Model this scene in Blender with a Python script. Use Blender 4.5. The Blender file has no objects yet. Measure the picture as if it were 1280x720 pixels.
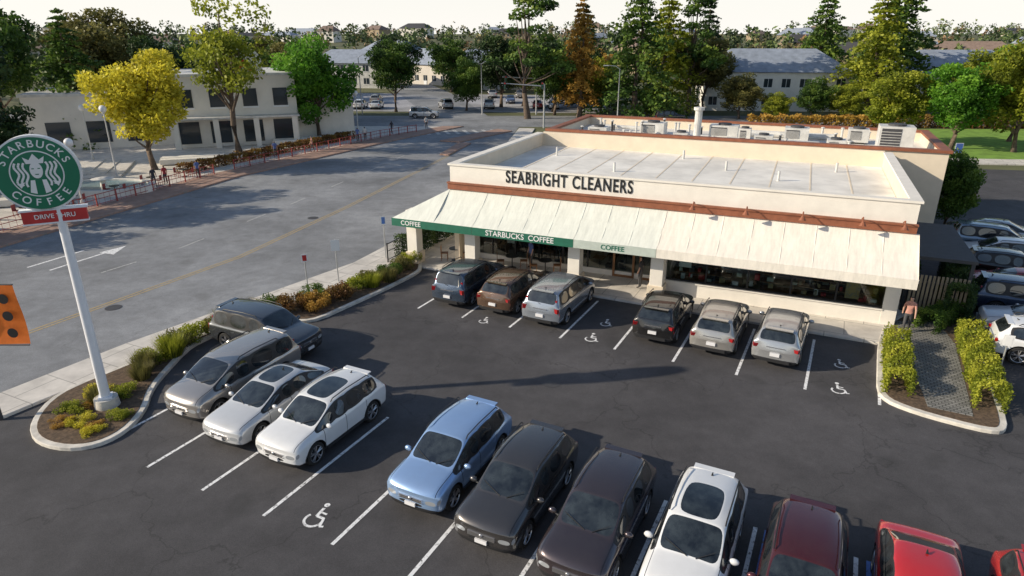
import bpy, bmesh, math, random
import numpy as np
from mathutils import Vector, Matrix
rnd=random.Random(7); rng=np.random.default_rng(11)
scene=bpy.context.scene
COL=scene.collection
# ------------------------------------------------------------------ materials
def newmat(name):
    m=bpy.data.materials.new(name); m.use_nodes=True
    nt=m.node_tree; b=nt.nodes['Principled BSDF']
    return m,nt,b
def N(nt,t,**kw):
    n=nt.nodes.new(t)
    for k,v in kw.items(): setattr(n,k,v)
    return n
def math_n(nt,op,a,b=None):
    n=nt.nodes.new('ShaderNodeMath'); n.operation=op
    for i,x in enumerate((a,b)):
        if x is None: continue
        if isinstance(x,(int,float)): n.inputs[i].default_value=x
        else: nt.links.new(x,n.inputs[i])
    return n.outputs[0]
def mixc(nt,fac,a,b,bt='MIX'):
    n=nt.nodes.new('ShaderNodeMix'); n.data_type='RGBA'; n.blend_type=bt
    for i,x in ((0,fac),(6,a),(7,b)):
        if isinstance(x,(int,float)): n.inputs[i].default_value=x
        elif isinstance(x,tuple): n.inputs[i].default_value=(x[0],x[1],x[2],1)
        else: nt.links.new(x,n.inputs[i])
    return n.outputs[2]
def noise(nt,scale,detail=5,rough=.6,vec=None):
    n=nt.nodes.new('ShaderNodeTexNoise'); n.inputs['Scale'].default_value=scale
    n.inputs['Detail'].default_value=detail; n.inputs['Roughness'].default_value=rough
    if vec is None:
        g=nt.nodes.new('ShaderNodeNewGeometry'); vec=g.outputs['Position']
    nt.links.new(vec,n.inputs['Vector']); return n.outputs['Fac']
def ramp(nt,fac,stops):
    n=nt.nodes.new('ShaderNodeValToRGB'); e=n.color_ramp.elements
    while len(e)<len(stops): e.new(.5)
    for i,(p,c) in enumerate(stops):
        e[i].position=p; e[i].color=(c[0],c[1],c[2],1) if isinstance(c,tuple) else (c,c,c,1)
    nt.links.new(fac,n.inputs[0]); return n.outputs[0]
def simple(name,c,rough=.6,metal=0,var=.15,scale=3,spec=.5,bump=0):
    m,nt,b=newmat(name)
    f=noise(nt,scale)
    lo=tuple(x*(1-var) for x in c); hi=tuple(min(1,x*(1+var)) for x in c)
    nt.links.new(ramp(nt,f,[(.3,lo),(.7,hi)]),b.inputs['Base Color'])
    b.inputs['Roughness'].default_value=rough; b.inputs['Metallic'].default_value=metal
    b.inputs['Specular IOR Level'].default_value=spec
    if bump:
        bp=N(nt,'ShaderNodeBump'); bp.inputs['Strength'].default_value=bump; bp.inputs['Distance'].default_value=.02
        nt.links.new(noise(nt,scale*12),bp.inputs['Height']); nt.links.new(bp.outputs[0],b.inputs['Normal'])
    return m
def asphalt(name,c,warm=1.0,crack=.5):
    m,nt,b=newmat(name)
    big=ramp(nt,noise(nt,.12,4),[(.3,.68),(.7,1.4)])
    mid=ramp(nt,noise(nt,1.1,6,.7),[(.3,.82),(.7,1.18)])
    fine=ramp(nt,noise(nt,40,3,.8),[(.25,.6),(.75,1.45)])
    base=mixc(nt,1.0,(c*warm,c,c*1.05),big,'MULTIPLY')
    base=mixc(nt,1.0,base,mid,'MULTIPLY'); base=mixc(nt,1.0,base,fine,'MULTIPLY')
    st=ramp(nt,noise(nt,.55,2,.4),[(.62,0.0),(.72,.45)])
    base=mixc(nt,st,base,(c*.5,c*.5,c*.5))
    v=N(nt,'ShaderNodeTexVoronoi',feature='DISTANCE_TO_EDGE'); v.inputs['Scale'].default_value=.16
    g=N(nt,'ShaderNodeNewGeometry'); 
    dn=N(nt,'ShaderNodeTexNoise'); dn.inputs['Scale'].default_value=.8; dn.inputs['Detail'].default_value=6
    nt.links.new(g.outputs['Position'],dn.inputs['Vector'])
    add=N(nt,'ShaderNodeVectorMath',operation='ADD'); sc=N(nt,'ShaderNodeVectorMath',operation='SCALE'); sc.inputs['Scale'].default_value=2.5
    nt.links.new(dn.outputs['Color'],sc.inputs[0]); nt.links.new(sc.outputs[0],add.inputs[0]); nt.links.new(g.outputs['Position'],add.inputs[1])
    nt.links.new(add.outputs[0],v.inputs['Vector'])
    cr=ramp(nt,v.outputs['Distance'],[(.0,crack),(.006,0.0)])
    base=mixc(nt,cr,base,(c*.3,c*.3,c*.3))
    nt.links.new(base,b.inputs['Base Color'])
    b.inputs['Roughness'].default_value=.8; b.inputs['Specular IOR Level'].default_value=.4
    bp=N(nt,'ShaderNodeBump'); bp.inputs['Strength'].default_value=.4; bp.inputs['Distance'].default_value=.01
    nt.links.new(noise(nt,45,3),bp.inputs['Height']); nt.links.new(bp.outputs[0],b.inputs['Normal'])
    return m
def tiled(name,c1,c2,mort,w,h,ms=.02,rot=0,rough=.8):
    m,nt,b=newmat(name)
    g=N(nt,'ShaderNodeNewGeometry'); mp=N(nt,'ShaderNodeMapping'); mp.inputs['Rotation'].default_value=(0,0,rot)
    nt.links.new(g.outputs['Position'],mp.inputs[0])
    br=N(nt,'ShaderNodeTexBrick'); br.inputs['Scale'].default_value=1; br.inputs['Brick Width'].default_value=w; br.inputs['Row Height'].default_value=h
    br.inputs['Mortar Size'].default_value=ms; br.inputs['Color1'].default_value=(*c1,1); br.inputs['Color2'].default_value=(*c2,1); br.inputs['Mortar'].default_value=(*mort,1)
    nt.links.new(mp.outputs[0],br.inputs['Vector'])
    f=ramp(nt,noise(nt,1.3,6),[(.3,.8),(.7,1.15)])
    nt.links.new(mixc(nt,1.0,br.outputs['Color'],f,'MULTIPLY'),b.inputs['Base Color']); b.inputs['Roughness'].default_value=rough
    return m
def paintline(name,c,dark=.05,lo=.36):
    m,nt,b=newmat(name)
    f=ramp(nt,noise(nt,9,6,.8),[(lo,0.0),(lo+.12,1.0)])
    nt.links.new(mixc(nt,f,(dark*2,dark*2,dark*2),c),b.inputs['Base Color']); b.inputs['Roughness'].default_value=.7
    return m
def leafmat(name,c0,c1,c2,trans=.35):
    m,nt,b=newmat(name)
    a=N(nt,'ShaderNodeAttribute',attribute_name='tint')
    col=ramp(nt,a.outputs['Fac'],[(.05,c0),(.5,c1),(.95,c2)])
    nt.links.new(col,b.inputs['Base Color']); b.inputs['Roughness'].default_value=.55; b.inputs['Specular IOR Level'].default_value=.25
    if trans:
        tr=N(nt,'ShaderNodeBsdfTranslucent'); nt.links.new(col,tr.inputs[0])
        mx=N(nt,'ShaderNodeMixShader'); mx.inputs[0].default_value=trans
        nt.links.new(b.outputs[0],mx.inputs[1]); nt.links.new(tr.outputs[0],mx.inputs[2])
        nt.links.new(mx.outputs[0],nt.nodes['Material Output'].inputs[0])
    return m
def carpaint(name,c,metal=.4,rough=.27):
    m,nt,b=newmat(name)
    tc=N(nt,'ShaderNodeTexCoord'); s=N(nt,'ShaderNodeSeparateXYZ'); nt.links.new(tc.outputs['Object'],s.inputs[0])
    X,Y,Z=s.outputs; tot=None
    for x0 in (1.0,-.02,-1.05):
        d=math_n(nt,'LESS_THAN',math_n(nt,'ABSOLUTE',math_n(nt,'SUBTRACT',X,x0)),.010)
        tot=d if tot is None else math_n(nt,'MAXIMUM',tot,d)
    zz=math_n(nt,'MULTIPLY',math_n(nt,'GREATER_THAN',Z,.36),math_n(nt,'LESS_THAN',Z,1.0))
    yy=math_n(nt,'GREATER_THAN',math_n(nt,'ABSOLUTE',Y),.7)
    seam=math_n(nt,'MULTIPLY',math_n(nt,'MULTIPLY',tot,zz),yy)
    hx=math_n(nt,'GREATER_THAN',X,1.15)
    hy=math_n(nt,'LESS_THAN',math_n(nt,'ABSOLUTE',math_n(nt,'SUBTRACT',math_n(nt,'ABSOLUTE',Y),.76)),.008)
    hz=math_n(nt,'GREATER_THAN',Z,.82)
    hood=math_n(nt,'MULTIPLY',math_n(nt,'MULTIPLY',hx,hy),hz)
    seam=math_n(nt,'MAXIMUM',seam,hood)
    dirt=ramp(nt,noise(nt,2.2,6,.7,tc.outputs['Object']),[(.35,0.0),(.8,.12)])
    colr=mixc(nt,dirt,c,(.2,.18,.15))
    nt.links.new(mixc(nt,seam,colr,(.01,.01,.01)),b.inputs['Base Color'])
    b.inputs['Metallic'].default_value=metal; b.inputs['Roughness'].default_value=rough
    b.inputs['Coat Weight'].default_value=1; b.inputs['Coat Roughness'].default_value=.02; b.inputs['Coat IOR'].default_value=1.6
    return m
M={}
M['lot']=asphalt('lot_asphalt',.068,1.04); M['road']=asphalt('road_asphalt',.24,.97,.2); M['far_lot']=asphalt('far_lot_asphalt',.34,1,.1)
M['conc']=tiled('concrete',(.68,.64,.58),(.63,.59,.54),(.36,.34,.31),1.6,1.6,.02,.45)
M['kerb']=simple('kerb_concrete',(.68,.64,.57),.8,var=.25,scale=2,bump=.2)
M['brickpave']=tiled('brick_paving',(.42,.27,.21),(.36,.22,.17),(.3,.25,.21),.6,.3,.02,.4)
M['cobble']=tiled('cobble',(.3,.29,.27),(.2,.195,.18),(.08,.08,.07),.22,.14,.02,.45)
M['mulch']=simple('mulch',(.12,.08,.05),.95,var=.5,scale=8,bump=.6)
M['white']=paintline('white_line',(.85,.85,.85)); M['blue']=paintline('blue_line',(.1,.22,.6)); M['yellow']=paintline('yellow_line',(.5,.36,.15),.12,.39)
M['faint']=paintline('worn_white_line',(.62,.62,.6),.12,.42)
M['cream']=simple('cream_stucco',(.74,.64,.5),.85,var=.06,scale=1.5,bump=.15)
M['wallwhite']=simple('white_stucco',(.8,.76,.69),.85,var=.07,scale=1.2,bump=.15)
M['brown']=simple('brown_trim',(.26,.09,.045),.6,var=.2)
M['roof']=simple('roof_membrane',(.8,.77,.71),.8,var=.2,scale=.5)
M['green']=simple('green_canvas',(.012,.13,.08),.6,var=.15)
M['greygreen']=simple('grey_canvas',(.48,.54,.49),.7,var=.1)
def awnmat(name,c):
    m,nt,b=newmat(name); g=N(nt,'ShaderNodeTexCoord')
    mp=N(nt,'ShaderNodeMapping'); mp.inputs['Scale'].default_value=(3,.35,1); nt.links.new(g.outputs['Object'],mp.inputs[0])
    f=ramp(nt,noise(nt,1.6,7,.7,mp.outputs[0]),[(.3,.86),(.62,1.04)])
    nt.links.new(mixc(nt,1.0,c,f,'MULTIPLY'),b.inputs['Base Color']); b.inputs['Roughness'].default_value=.8
    bp=N(nt,'ShaderNodeBump'); bp.inputs['Strength'].default_value=.35; bp.inputs['Distance'].default_value=.05
    nt.links.new(noise(nt,1.2,3,.5,mp.outputs[0]),bp.inputs['Height']); nt.links.new(bp.outputs[0],b.inputs['Normal']); return m
M['awning']=awnmat('awning_canvas',(.84,.79,.70)); M['sage']=awnmat('sage_canvas',(.74,.76,.69))
M['black']=simple('black_metal',(.015,.015,.016),.45)
M['metal']=simple('galvanised_metal',(.5,.51,.52),.4,.5,var=.15,scale=2)
M['hvac']=simple('hvac_paint',(.62,.61,.58),.6,var=.2,scale=1.5)
M['polewhite']=simple('white_paint',(.8,.81,.84),.4,var=.05)
M['red']=simple('red_paint',(.5,.03,.03),.5); M['rail']=simple('rail_paint',(.34,.06,.05),.6)
M['orange']=simple('orange_cloth',(.9,.2,.02),.7)
M['bark']=simple('bark',(.13,.095,.07),.9,var=.4,scale=4,bump=.6)
M['wood']=simple('wood',(.25,.12,.05),.6,var=.3,scale=2)
M['tan']=simple('tan_wall',(.34,.27,.18),.85)
M['darkgrey']=simple('dark_grey',(.06,.06,.065),.7)
M['roofgrey']=simple('grey_shingle',(.28,.32,.39),.85,var=.2,scale=1.0)
M['roofbrown']=simple('brown_shingle',(.22,.16,.13),.85,var=.2,scale=1.0)
M['beige']=simple('beige_wall',(.62,.57,.5),.85,var=.08,scale=.5); M['storewall']=simple('store_wall',(.76,.72,.65),.85,var=.08,scale=.5)
M['signgreen']=simple('sign_green',(.006,.17,.09),.35,var=.05); M['signwhite']=simple('sign_white',(.82,.82,.82),.35,var=.03)
m,nt,b=newmat('dark_window'); b.inputs['Base Color'].default_value=(.035,.045,.055,1); b.inputs['Roughness'].default_value=.08; M['win']=m
m,nt,b=newmat('fountain_water'); b.inputs['Base Color'].default_value=(.2,.3,.33,1); b.inputs['Roughness'].default_value=.1; M['water']=m
m,nt,b=newmat('car_glass'); 
nt.links.new(ramp(nt,noise(nt,2.5,3),[(.35,(.008,.01,.012)),(.7,(.04,.05,.055))]),b.inputs['Base Color']); b.inputs['Roughness'].default_value=.03; b.inputs['IOR'].default_value=1.75
b.inputs['Coat Weight'].default_value=.6; M['cglass']=m
m,nt,b=newmat('shop_glass'); tr=N(nt,'ShaderNodeBsdfTransparent'); tr.inputs[0].default_value=(.8,.85,.83,1); gl=N(nt,'ShaderNodeBsdfGlossy'); gl.inputs['Roughness'].default_value=.02
fr=N(nt,'ShaderNodeFresnel'); fr.inputs[0].default_value=1.5; mx=N(nt,'ShaderNodeMixShader')
nt.links.new(fr.outputs[0],mx.inputs[0]); nt.links.new(tr.outputs[0],mx.inputs[1]); nt.links.new(gl.outputs[0],mx.inputs[2]); nt.links.new(mx.outputs[0],nt.nodes['Material Output'].inputs[0]); M['glass']=m
M['tire']=simple('tire_rubber',(.02,.02,.02),.85); M['rim']=simple('alloy',(.5,.5,.52),.28,.8,var=.05)
M['trim']=simple('black_plastic',(.022,.022,.024),.5); M['plate']=simple('number_plate',(.75,.75,.77),.5,var=.05)
m,nt,b=newmat('headlamp'); b.inputs['Base Color'].default_value=(.6,.63,.66,1); b.inputs['Roughness'].default_value=.1; b.inputs['Metallic'].default_value=.5; b.inputs['Coat Weight'].default_value=1; M['head']=m
m,nt,b=newmat('taillamp'); b.inputs['Base Color'].default_value=(.32,.008,.01,1); b.inputs['Roughness'].default_value=.12; b.inputs['Coat Weight'].default_value=1; M['tail']=m
M['skin']=simple('skin',(.5,.3,.22),.6,var=.05); M['hair']=simple('hair',(.03,.02,.015),.7)
M['soil']=simple('grass_ground',(.11,.115,.05),.95,var=.4,scale=.15); M['lawn']=simple('lawn_grass',(.18,.32,.045),.95,var=.3,scale=.8,bump=.5)
G={'dark':leafmat('leaf_dark',(.012,.028,.01),(.035,.07,.02),(.08,.13,.03),.2),
'green':leafmat('leaf_green',(.02,.05,.012),(.08,.15,.024),(.2,.28,.045)),
'bright':leafmat('leaf_bright',(.04,.12,.015),(.13,.31,.03),(.27,.48,.05),.45),
'yellow':leafmat('leaf_yellow',(.28,.26,.02),(.65,.58,.05),(.82,.74,.1),.45),
'ygreen':leafmat('leaf_ygreen',(.08,.11,.015),(.28,.32,.03),(.52,.52,.06),.4),
'rust':leafmat('leaf_rust',(.14,.08,.02),(.46,.26,.05),(.66,.44,.1),.35),
'olive':leafmat('leaf_olive',(.045,.045,.015),(.18,.17,.05),(.34,.31,.1),.3),
'redh':leafmat('leaf_red',(.04,.03,.01),(.19,.09,.03),(.32,.22,.05),.3),
'conif':leafmat('leaf_conifer',(.015,.04,.01),(.08,.15,.025),(.25,.32,.05),.2),
'fdark':leafmat('leaf_far_dark_hazed',(.025,.04,.02),(.065,.095,.04),(.14,.17,.07),0),'fgreen':leafmat('leaf_far_green_hazed',(.04,.07,.03),(.12,.17,.055),(.26,.3,.1),0),  # all far leaf colours made paler to stand in for distance haze
'folive':leafmat('leaf_far_olive_hazed',(.06,.06,.03),(.2,.18,.09),(.34,.3,.15),0),'frust':leafmat('leaf_far_rust_hazed',(.1,.07,.04),(.32,.2,.1),(.44,.3,.15),0)}
# ------------------------------------------------------------------ mesh builder
class MB:
    def __init__(s): s.v=[];s.f=[];s.m=[]
    def add(s,vs,fs,mat=0):
        o=len(s.v); s.v+= [tuple(v) for v in vs]
        for f in fs: s.f.append([o+i for i in f]); s.m.append(mat)
    def box(s,x0,x1,y0,y1,z0,z1,mat=0):
        s.add([(x0,y0,z0),(x1,y0,z0),(x1,y1,z0),(x0,y1,z0),(x0,y0,z1),(x1,y0,z1),(x1,y1,z1),(x0,y1,z1)],
              [(3,2,1,0),(4,5,6,7),(0,1,5,4),(1,2,6,5),(2,3,7,6),(3,0,4,7)],mat)
    def cbox(s,c,d,rot=0,mat=0,tilt=None,taper=None):
        R=Matrix.Rotation(rot,3,'Z')
        if tilt is not None: R=R@Matrix.Rotation(tilt,3,'X')
        vs=[]
        for z in (-1,1):
            for x,y in ((-1,-1),(1,-1),(1,1),(-1,1)):
                vs.append(Vector(c)+R@Vector((x*d[0]/2,y*d[1]/2,z*d[2]/2)))
        s.add(vs,[(3,2,1,0),(4,5,6,7),(0,1,5,4),(1,2,6,5),(2,3,7,6),(3,0,4,7)],mat)
    def prism(s,poly,z0,z1,mat=0):
        n=len(poly); a=sum(poly[i][0]*poly[(i+1)%n][1]-poly[(i+1)%n][0]*poly[i][1] for i in range(n))
        if a<0: poly=poly[::-1]
        vs=[(p[0],p[1],z0) for p in poly]+[(p[0],p[1],z1) for p in poly]
        s.add(vs,[list(range(n,2*n))]+[(i,(i+1)%n,n+(i+1)%n,n+i) for i in range(n)],mat)
    def sheet(s,poly,z,mat=0):
        n=len(poly); a=sum(poly[i][0]*poly[(i+1)%n][1]-poly[(i+1)%n][0]*poly[i][1] for i in range(n))
        if a<0: poly=poly[::-1]
        s.add([(p[0],p[1],z) for p in poly],[list(range(n))],mat)
    def line(s,a,b,w,z,mat=0):
        a=Vector(a);b=Vector(b);d=(b-a).normalized();n=Vector((-d.y,d.x))*w/2
        s.sheet([tuple(a-n),tuple(b-n),tuple(b+n),tuple(a+n)],z,mat)
    def tube(s,pts,rad,n=8,mat=0,cap=True):
        pts=[Vector(p) for p in pts]; vs=[]
        for i,p in enumerate(pts):
            d=(pts[min(i+1,len(pts)-1)]-pts[max(i-1,0)]).normalized()
            u=d.cross(Vector((0,0,1))); u=Vector((1,0,0)) if u.length<.05 else u.normalized(); w=d.cross(u)
            for k in range(n):
                a=2*math.pi*k/n; vs.append(p+(u*math.cos(a)+w*math.sin(a))*rad[i])
        fs=[]
        for i in range(len(pts)-1):
            for k in range(n): fs.append((i*n+k,i*n+(k+1)%n,(i+1)*n+(k+1)%n,(i+1)*n+k))
        if cap: fs.append(tuple(range(n))[::-1]); fs.append(tuple((len(pts)-1)*n+k for k in range(n)))
        s.add(vs,fs,mat)
    def ball(s,c,r,mat=0,nu=10,nv=7):
        rx,ry,rz=(r,r,r) if isinstance(r,(int,float)) else r
        vs=[];fs=[]
        for j in range(nv+1):
            t=math.pi*j/nv
            for i in range(nu):
                a=2*math.pi*i/nu; vs.append((c[0]+rx*math.sin(t)*math.cos(a),c[1]+ry*math.sin(t)*math.sin(a),c[2]+rz*math.cos(t)))
        for j in range(nv):
            for i in range(nu): fs.append((j*nu+i,(j+1)*nu+i,(j+1)*nu+(i+1)%nu,j*nu+(i+1)%nu))
        s.add(vs,fs,mat)
    def mesh(s,name,mats,smooth=False):
        me=bpy.data.meshes.new(name); me.from_pydata(s.v,[],s.f); me.polygons.foreach_set('material_index',s.m)
        for m in mats: me.materials.append(m)
        if smooth:
            me.polygons.foreach_set('use_smooth',[True]*len(me.polygons)); me.set_sharp_from_angle(angle=math.radians(40))
        me.update(); return me
    def obj(s,name,mats,parent=None,loc=(0,0,0),rot=0,smooth=False,bevel=0):
        o=bpy.data.objects.new(name,s.mesh(name,mats,smooth)); COL.objects.link(o); o.location=loc; o.rotation_euler=(0,0,rot)
        if parent: o.parent=parent
        if bevel:
            b=o.modifiers.new('b','BEVEL'); b.width=bevel; b.segments=2; b.limit_method='ANGLE'
        return o
def empty(name,loc=(0,0,0),rot=0,scale=1):
    o=bpy.data.objects.new(name,None); COL.objects.link(o); o.location=loc; o.rotation_euler=(0,0,rot); o.empty_display_size=.3
    o.scale=(scale,)*3 if isinstance(scale,(int,float)) else scale
    return o
def inst(name,me,parent,mats=None,loc=(0,0,0),rot=0):
    o=bpy.data.objects.new(name,me); COL.objects.link(o); o.parent=parent; o.location=loc; o.rotation_euler=(0,0,rot)
    if mats:
        for i,mt in mats.items(): o.material_slots[i].link='OBJECT'; o.material_slots[i].material=mt
    return o
def inset(poly,d):
    n=len(poly); a=sum(poly[i][0]*poly[(i+1)%n][1]-poly[(i+1)%n][0]*poly[i][1] for i in range(n))
    if a<0: poly=poly[::-1]
    out=[]
    for i in range(n):
        p=Vector(poly[i]); e1=(p-Vector(poly[i-1])).normalized(); e2=(Vector(poly[(i+1)%n])-p).normalized()
        n1=Vector((-e1.y,e1.x)); n2=Vector((-e2.y,e2.x)); b=(n1+n2); b=b/max(.3,b.dot(n1)) 
        out.append(tuple(p+b*d))
    return out
def smoothpoly(poly,it=2):
    for _ in range(it):
        q=[];n=len(poly)
        for i in range(n):
            a=Vector(poly[i]);b=Vector(poly[(i+1)%n]); L=(b-a).length; k=min(.25,.5/L)
            q+= [tuple(a.lerp(b,k)),tuple(a.lerp(b,1-k))]
        poly=q
    return poly
def text(body,size,mat,parent,loc,rot,extrude=.03,bold=.0,align='CENTER',name='lettering'):
    c=bpy.data.curves.new(name,'FONT'); c.body=body; c.size=size; c.extrude=extrude; c.offset=bold; c.align_x=align; c.align_y='CENTER'
    c.materials.append(mat); o=bpy.data.objects.new(name,c); COL.objects.link(o); o.parent=parent; o.location=loc; o.rotation_euler=rot; return o
# ------------------------------------------------------------------ foliage
def leaf_mesh(name,P,S,T,mat):
    n=len(P); P=np.asarray(P,dtype=np.float64); S=np.broadcast_to(np.asarray(S),(n,))[:,None]
    a=rng.normal(size=(n,3)); a/=np.linalg.norm(a,axis=1)[:,None]
    b=np.cross(a,rng.normal(size=(n,3))); b/=np.linalg.norm(b,axis=1)[:,None]
    V=np.stack([P-a*S,P+b*S*.6,P+a*S,P-b*S*.6],1).reshape(-1,3)
    me=bpy.data.meshes.new(name); me.vertices.add(4*n); me.vertices.foreach_set('co',V.ravel())
    me.loops.add(4*n); me.loops.foreach_set('vertex_index',np.arange(4*n)); me.polygons.add(n)
    me.polygons.foreach_set('loop_start',np.arange(n)*4)
    at=me.attributes.new('tint','FLOAT','POINT'); at.data.foreach_set('value',np.repeat(np.clip(T,0,1),4))
    me.materials.append(mat); me.update(calc_edges=True); return me
def clumps(C,R,per,flat=.8):
    P=[];T=[]
    for c,r in zip(C,R):
        k=max(5,int(per*r*r)); d=rng.normal(size=(k,3)); d/=np.linalg.norm(d,axis=1)[:,None]
        rr=r*(.45+.6*rng.random(k)**.7); q=d*rr[:,None]; q[:,2]*=flat
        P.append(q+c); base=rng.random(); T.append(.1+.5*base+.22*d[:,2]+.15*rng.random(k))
    return np.concatenate(P),np.concatenate(T)
def crown_broad(h,r,z0,ncl,per,seedshift=0):
    C=[];R=[]
    zc=(z0+h)/2; hz=(h-z0)/2
    for i in range(ncl):
        d=rng.normal(size=3); d/=np.linalg.norm(d); u=rng.random()**.45*.85
        wob=1+.25*math.sin(3*math.atan2(d[1],d[0])+ncl)
        C.append((d[0]*r*u*wob,d[1]*r*u*wob,zc+d[2]*hz*u)); R.append(r*rng.uniform(.16,.32))
    P,T=clumps(C,R,per); return P,T,C
def crown_conifer(h,r,z0,per=26,lev=22):
    P=[];T=[]
    for i in range(lev):
        f=i/(lev-1); z=z0+(h-z0)*f; R=r*(1-f)**.8*rng.uniform(.8,1.15)+.15
        for k in range(8):
            if rng.random()<.12: continue
            a=rng.uniform(0,6.28); RR=R*rng.uniform(.65,1.15); n=int(per*(RR+.5)); t=.12+.88*rng.random(n)**.8
            p=np.stack([np.cos(a)*RR*t,np.sin(a)*RR*t,z-.3*RR*t**2+.0*t],1)+rng.normal(size=(n,3))*np.array([.16,.16,.1])*(.35*RR+.4)
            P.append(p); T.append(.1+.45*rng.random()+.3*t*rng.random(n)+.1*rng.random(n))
    return np.concatenate(P),np.concatenate(T)
def trunk_mesh(name,h,r0,C,z0):
    mb=MB(); pts=[(0,0,-.1)];rad=[r0*1.3]
    for i in range(1,6): pts.append((rng.normal()*.04*h*.3,rng.normal()*.04*h*.3,h*.85*i/5)); rad.append(r0*(1-.17*i))
    mb.tube(pts,rad,9)
    for c in C[:14]:
        zb=max(z0*.6,c[2]*.55); k=min(5,max(0,zb/(h*.85)*5)); i=int(k); p=Vector(pts[i]).lerp(Vector(pts[min(5,i+1)]),k-i)
        q=Vector(c); mid=p.lerp(q,.5)+Vector((0,0,-.05*h*.2)); mb.tube([p,mid,q],[r0*.42,r0*.25,r0*.08],6)
    return mb.mesh(name,[M['bark']],True)
TT={}
def mk_broad(key,h,r,z0,ncl,per,s):
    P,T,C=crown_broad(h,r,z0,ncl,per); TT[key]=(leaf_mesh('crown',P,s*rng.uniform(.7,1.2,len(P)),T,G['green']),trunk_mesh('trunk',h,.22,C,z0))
mk_broad('broadA',10,4,2.6,70,190,.17); mk_broad('broadB',10,3.6,2.0,85,210,.16); mk_broad('airy',10,3.3,2.8,42,130,.14); mk_broad('round',10,4.4,1.2,90,170,.18)
for key,r,z0 in (('conA',2.8,.9),('conB',2.2,1.6)):
    P,T=crown_conifer(10,r,z0); TT[key]=(leaf_mesh('crown',P,.13*rng.uniform(.6,1.3,len(P)),T,G['conif']),trunk_mesh('trunk',11,.2,[],z0))
def pine_t():
    C=[];R=[]
    for i in range(30):
        f=rng.random(); a=rng.uniform(0,6.28); rr=2.4*(1-f*.6)*rng.uniform(.2,1); C.append((math.cos(a)*rr,math.sin(a)*rr,3.4+6.4*f)); R.append(rng.uniform(.45,.9))
    P,T=clumps(C,R,260,.5); TT['pine']=(leaf_mesh('crown',P,.13*rng.uniform(.6,1.3,len(P)),T,G['conif']),trunk_mesh('trunk',11,.18,C,4))
pine_t()
def tree(name,key,x,y,h,r,pal,z=0):
    base={'broadA':4,'broadB':3.6,'airy':3.3,'round':4.4,'conA':2.8,'conB':2.2,'pine':2.4}[key]
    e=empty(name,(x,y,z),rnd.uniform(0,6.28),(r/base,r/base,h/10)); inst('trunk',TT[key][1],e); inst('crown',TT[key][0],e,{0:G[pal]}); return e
def shrub_mesh(n,s,flat=.8):
    C=[];R=[]
    for i in range(16):
        a=rng.uniform(0,6.28); rr=rng.random()**.5*.75; C.append((math.cos(a)*rr,math.sin(a)*rr,.25+.5*(1-rr)*rng.random())); R.append(rng.uniform(.2,.38))
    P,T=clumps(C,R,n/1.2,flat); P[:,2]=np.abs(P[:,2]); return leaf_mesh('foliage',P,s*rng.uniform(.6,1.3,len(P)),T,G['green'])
SH=[shrub_mesh(2400,.042),shrub_mesh(2200,.046)]
def grass_mesh():
    n=1500; a=rng.uniform(0,6.28,n); r0=rng.random(n)*.35; L=rng.uniform(.6,1.0,n); lean=rng.uniform(.1,.6,n)
    V=np.zeros((n,3,3)); ca,sa=np.cos(a),np.sin(a); w=.012
    b=np.stack([ca*r0,sa*r0,np.zeros(n)],1); t=b+np.stack([ca*lean*L,sa*lean*L,L*(1-.3*lean)],1); p=np.stack([-sa,ca,np.zeros(n)],1)*w
    V[:,0]=b-p; V[:,1]=b+p; V[:,2]=t
    me=bpy.data.meshes.new('blades'); me.vertices.add(3*n); me.vertices.foreach_set('co',V.ravel()); me.loops.add(3*n); me.loops.foreach_set('vertex_index',np.arange(3*n)); me.polygons.add(n); me.polygons.foreach_set('loop_start',np.arange(n)*3)
    at=me.attributes.new('tint','FLOAT','POINT'); at.data.foreach_set('value',np.repeat(rng.random(n),3)); me.materials.append(G['ygreen']); me.update(calc_edges=True); return me
GR=grass_mesh()
def shrub(x,y,r,h,pal,name='shrub'):
    e=empty(name,(x,y,.13),rnd.uniform(0,6.28),(r,r,h)); inst('foliage',rnd.choice(SH),e,{0:G[pal]})
def grass(x,y,s,pal='ygreen'):
    e=empty('ornamental_grass',(x,y,.13),rnd.uniform(0,6.28),s); inst('blades',GR,e,{0:G[pal]})
def hedge(name,a,b,w,h,pal,z=.13,dens=700,s=.05):
    a=Vector(a);b=Vector(b);L=(b-a).length;d=(b-a)/L;p=Vector((-d.y,d.x))
    n=int(dens*L*(w+2*h)); u=rng.random(n)*L; k=rng.random(n)*(w+2*h)
    v=np.where(k<h,-w/2,np.where(k<h+w,k-h-w/2,w/2)); zz=np.where(k<h,k,np.where(k<h+w,h,h-(k-h-w)))
    bump=.09*np.sin(u*2.7+1)+.07*np.sin(u*5.1+v*4); v=v*(1+bump); zz=zz*(1+bump)
    P=np.stack([a.x+d.x*u+p.x*v,a.y+d.y*u+p.y*v,z+zz],1)+rng.normal(size=(n,3))*.06
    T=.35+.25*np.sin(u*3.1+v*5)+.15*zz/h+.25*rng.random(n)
    o=bpy.data.objects.new(name,leaf_mesh(name,P,s*rng.uniform(.6,1.3,n),T,G[pal])); COL.objects.link(o)
    return o
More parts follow.
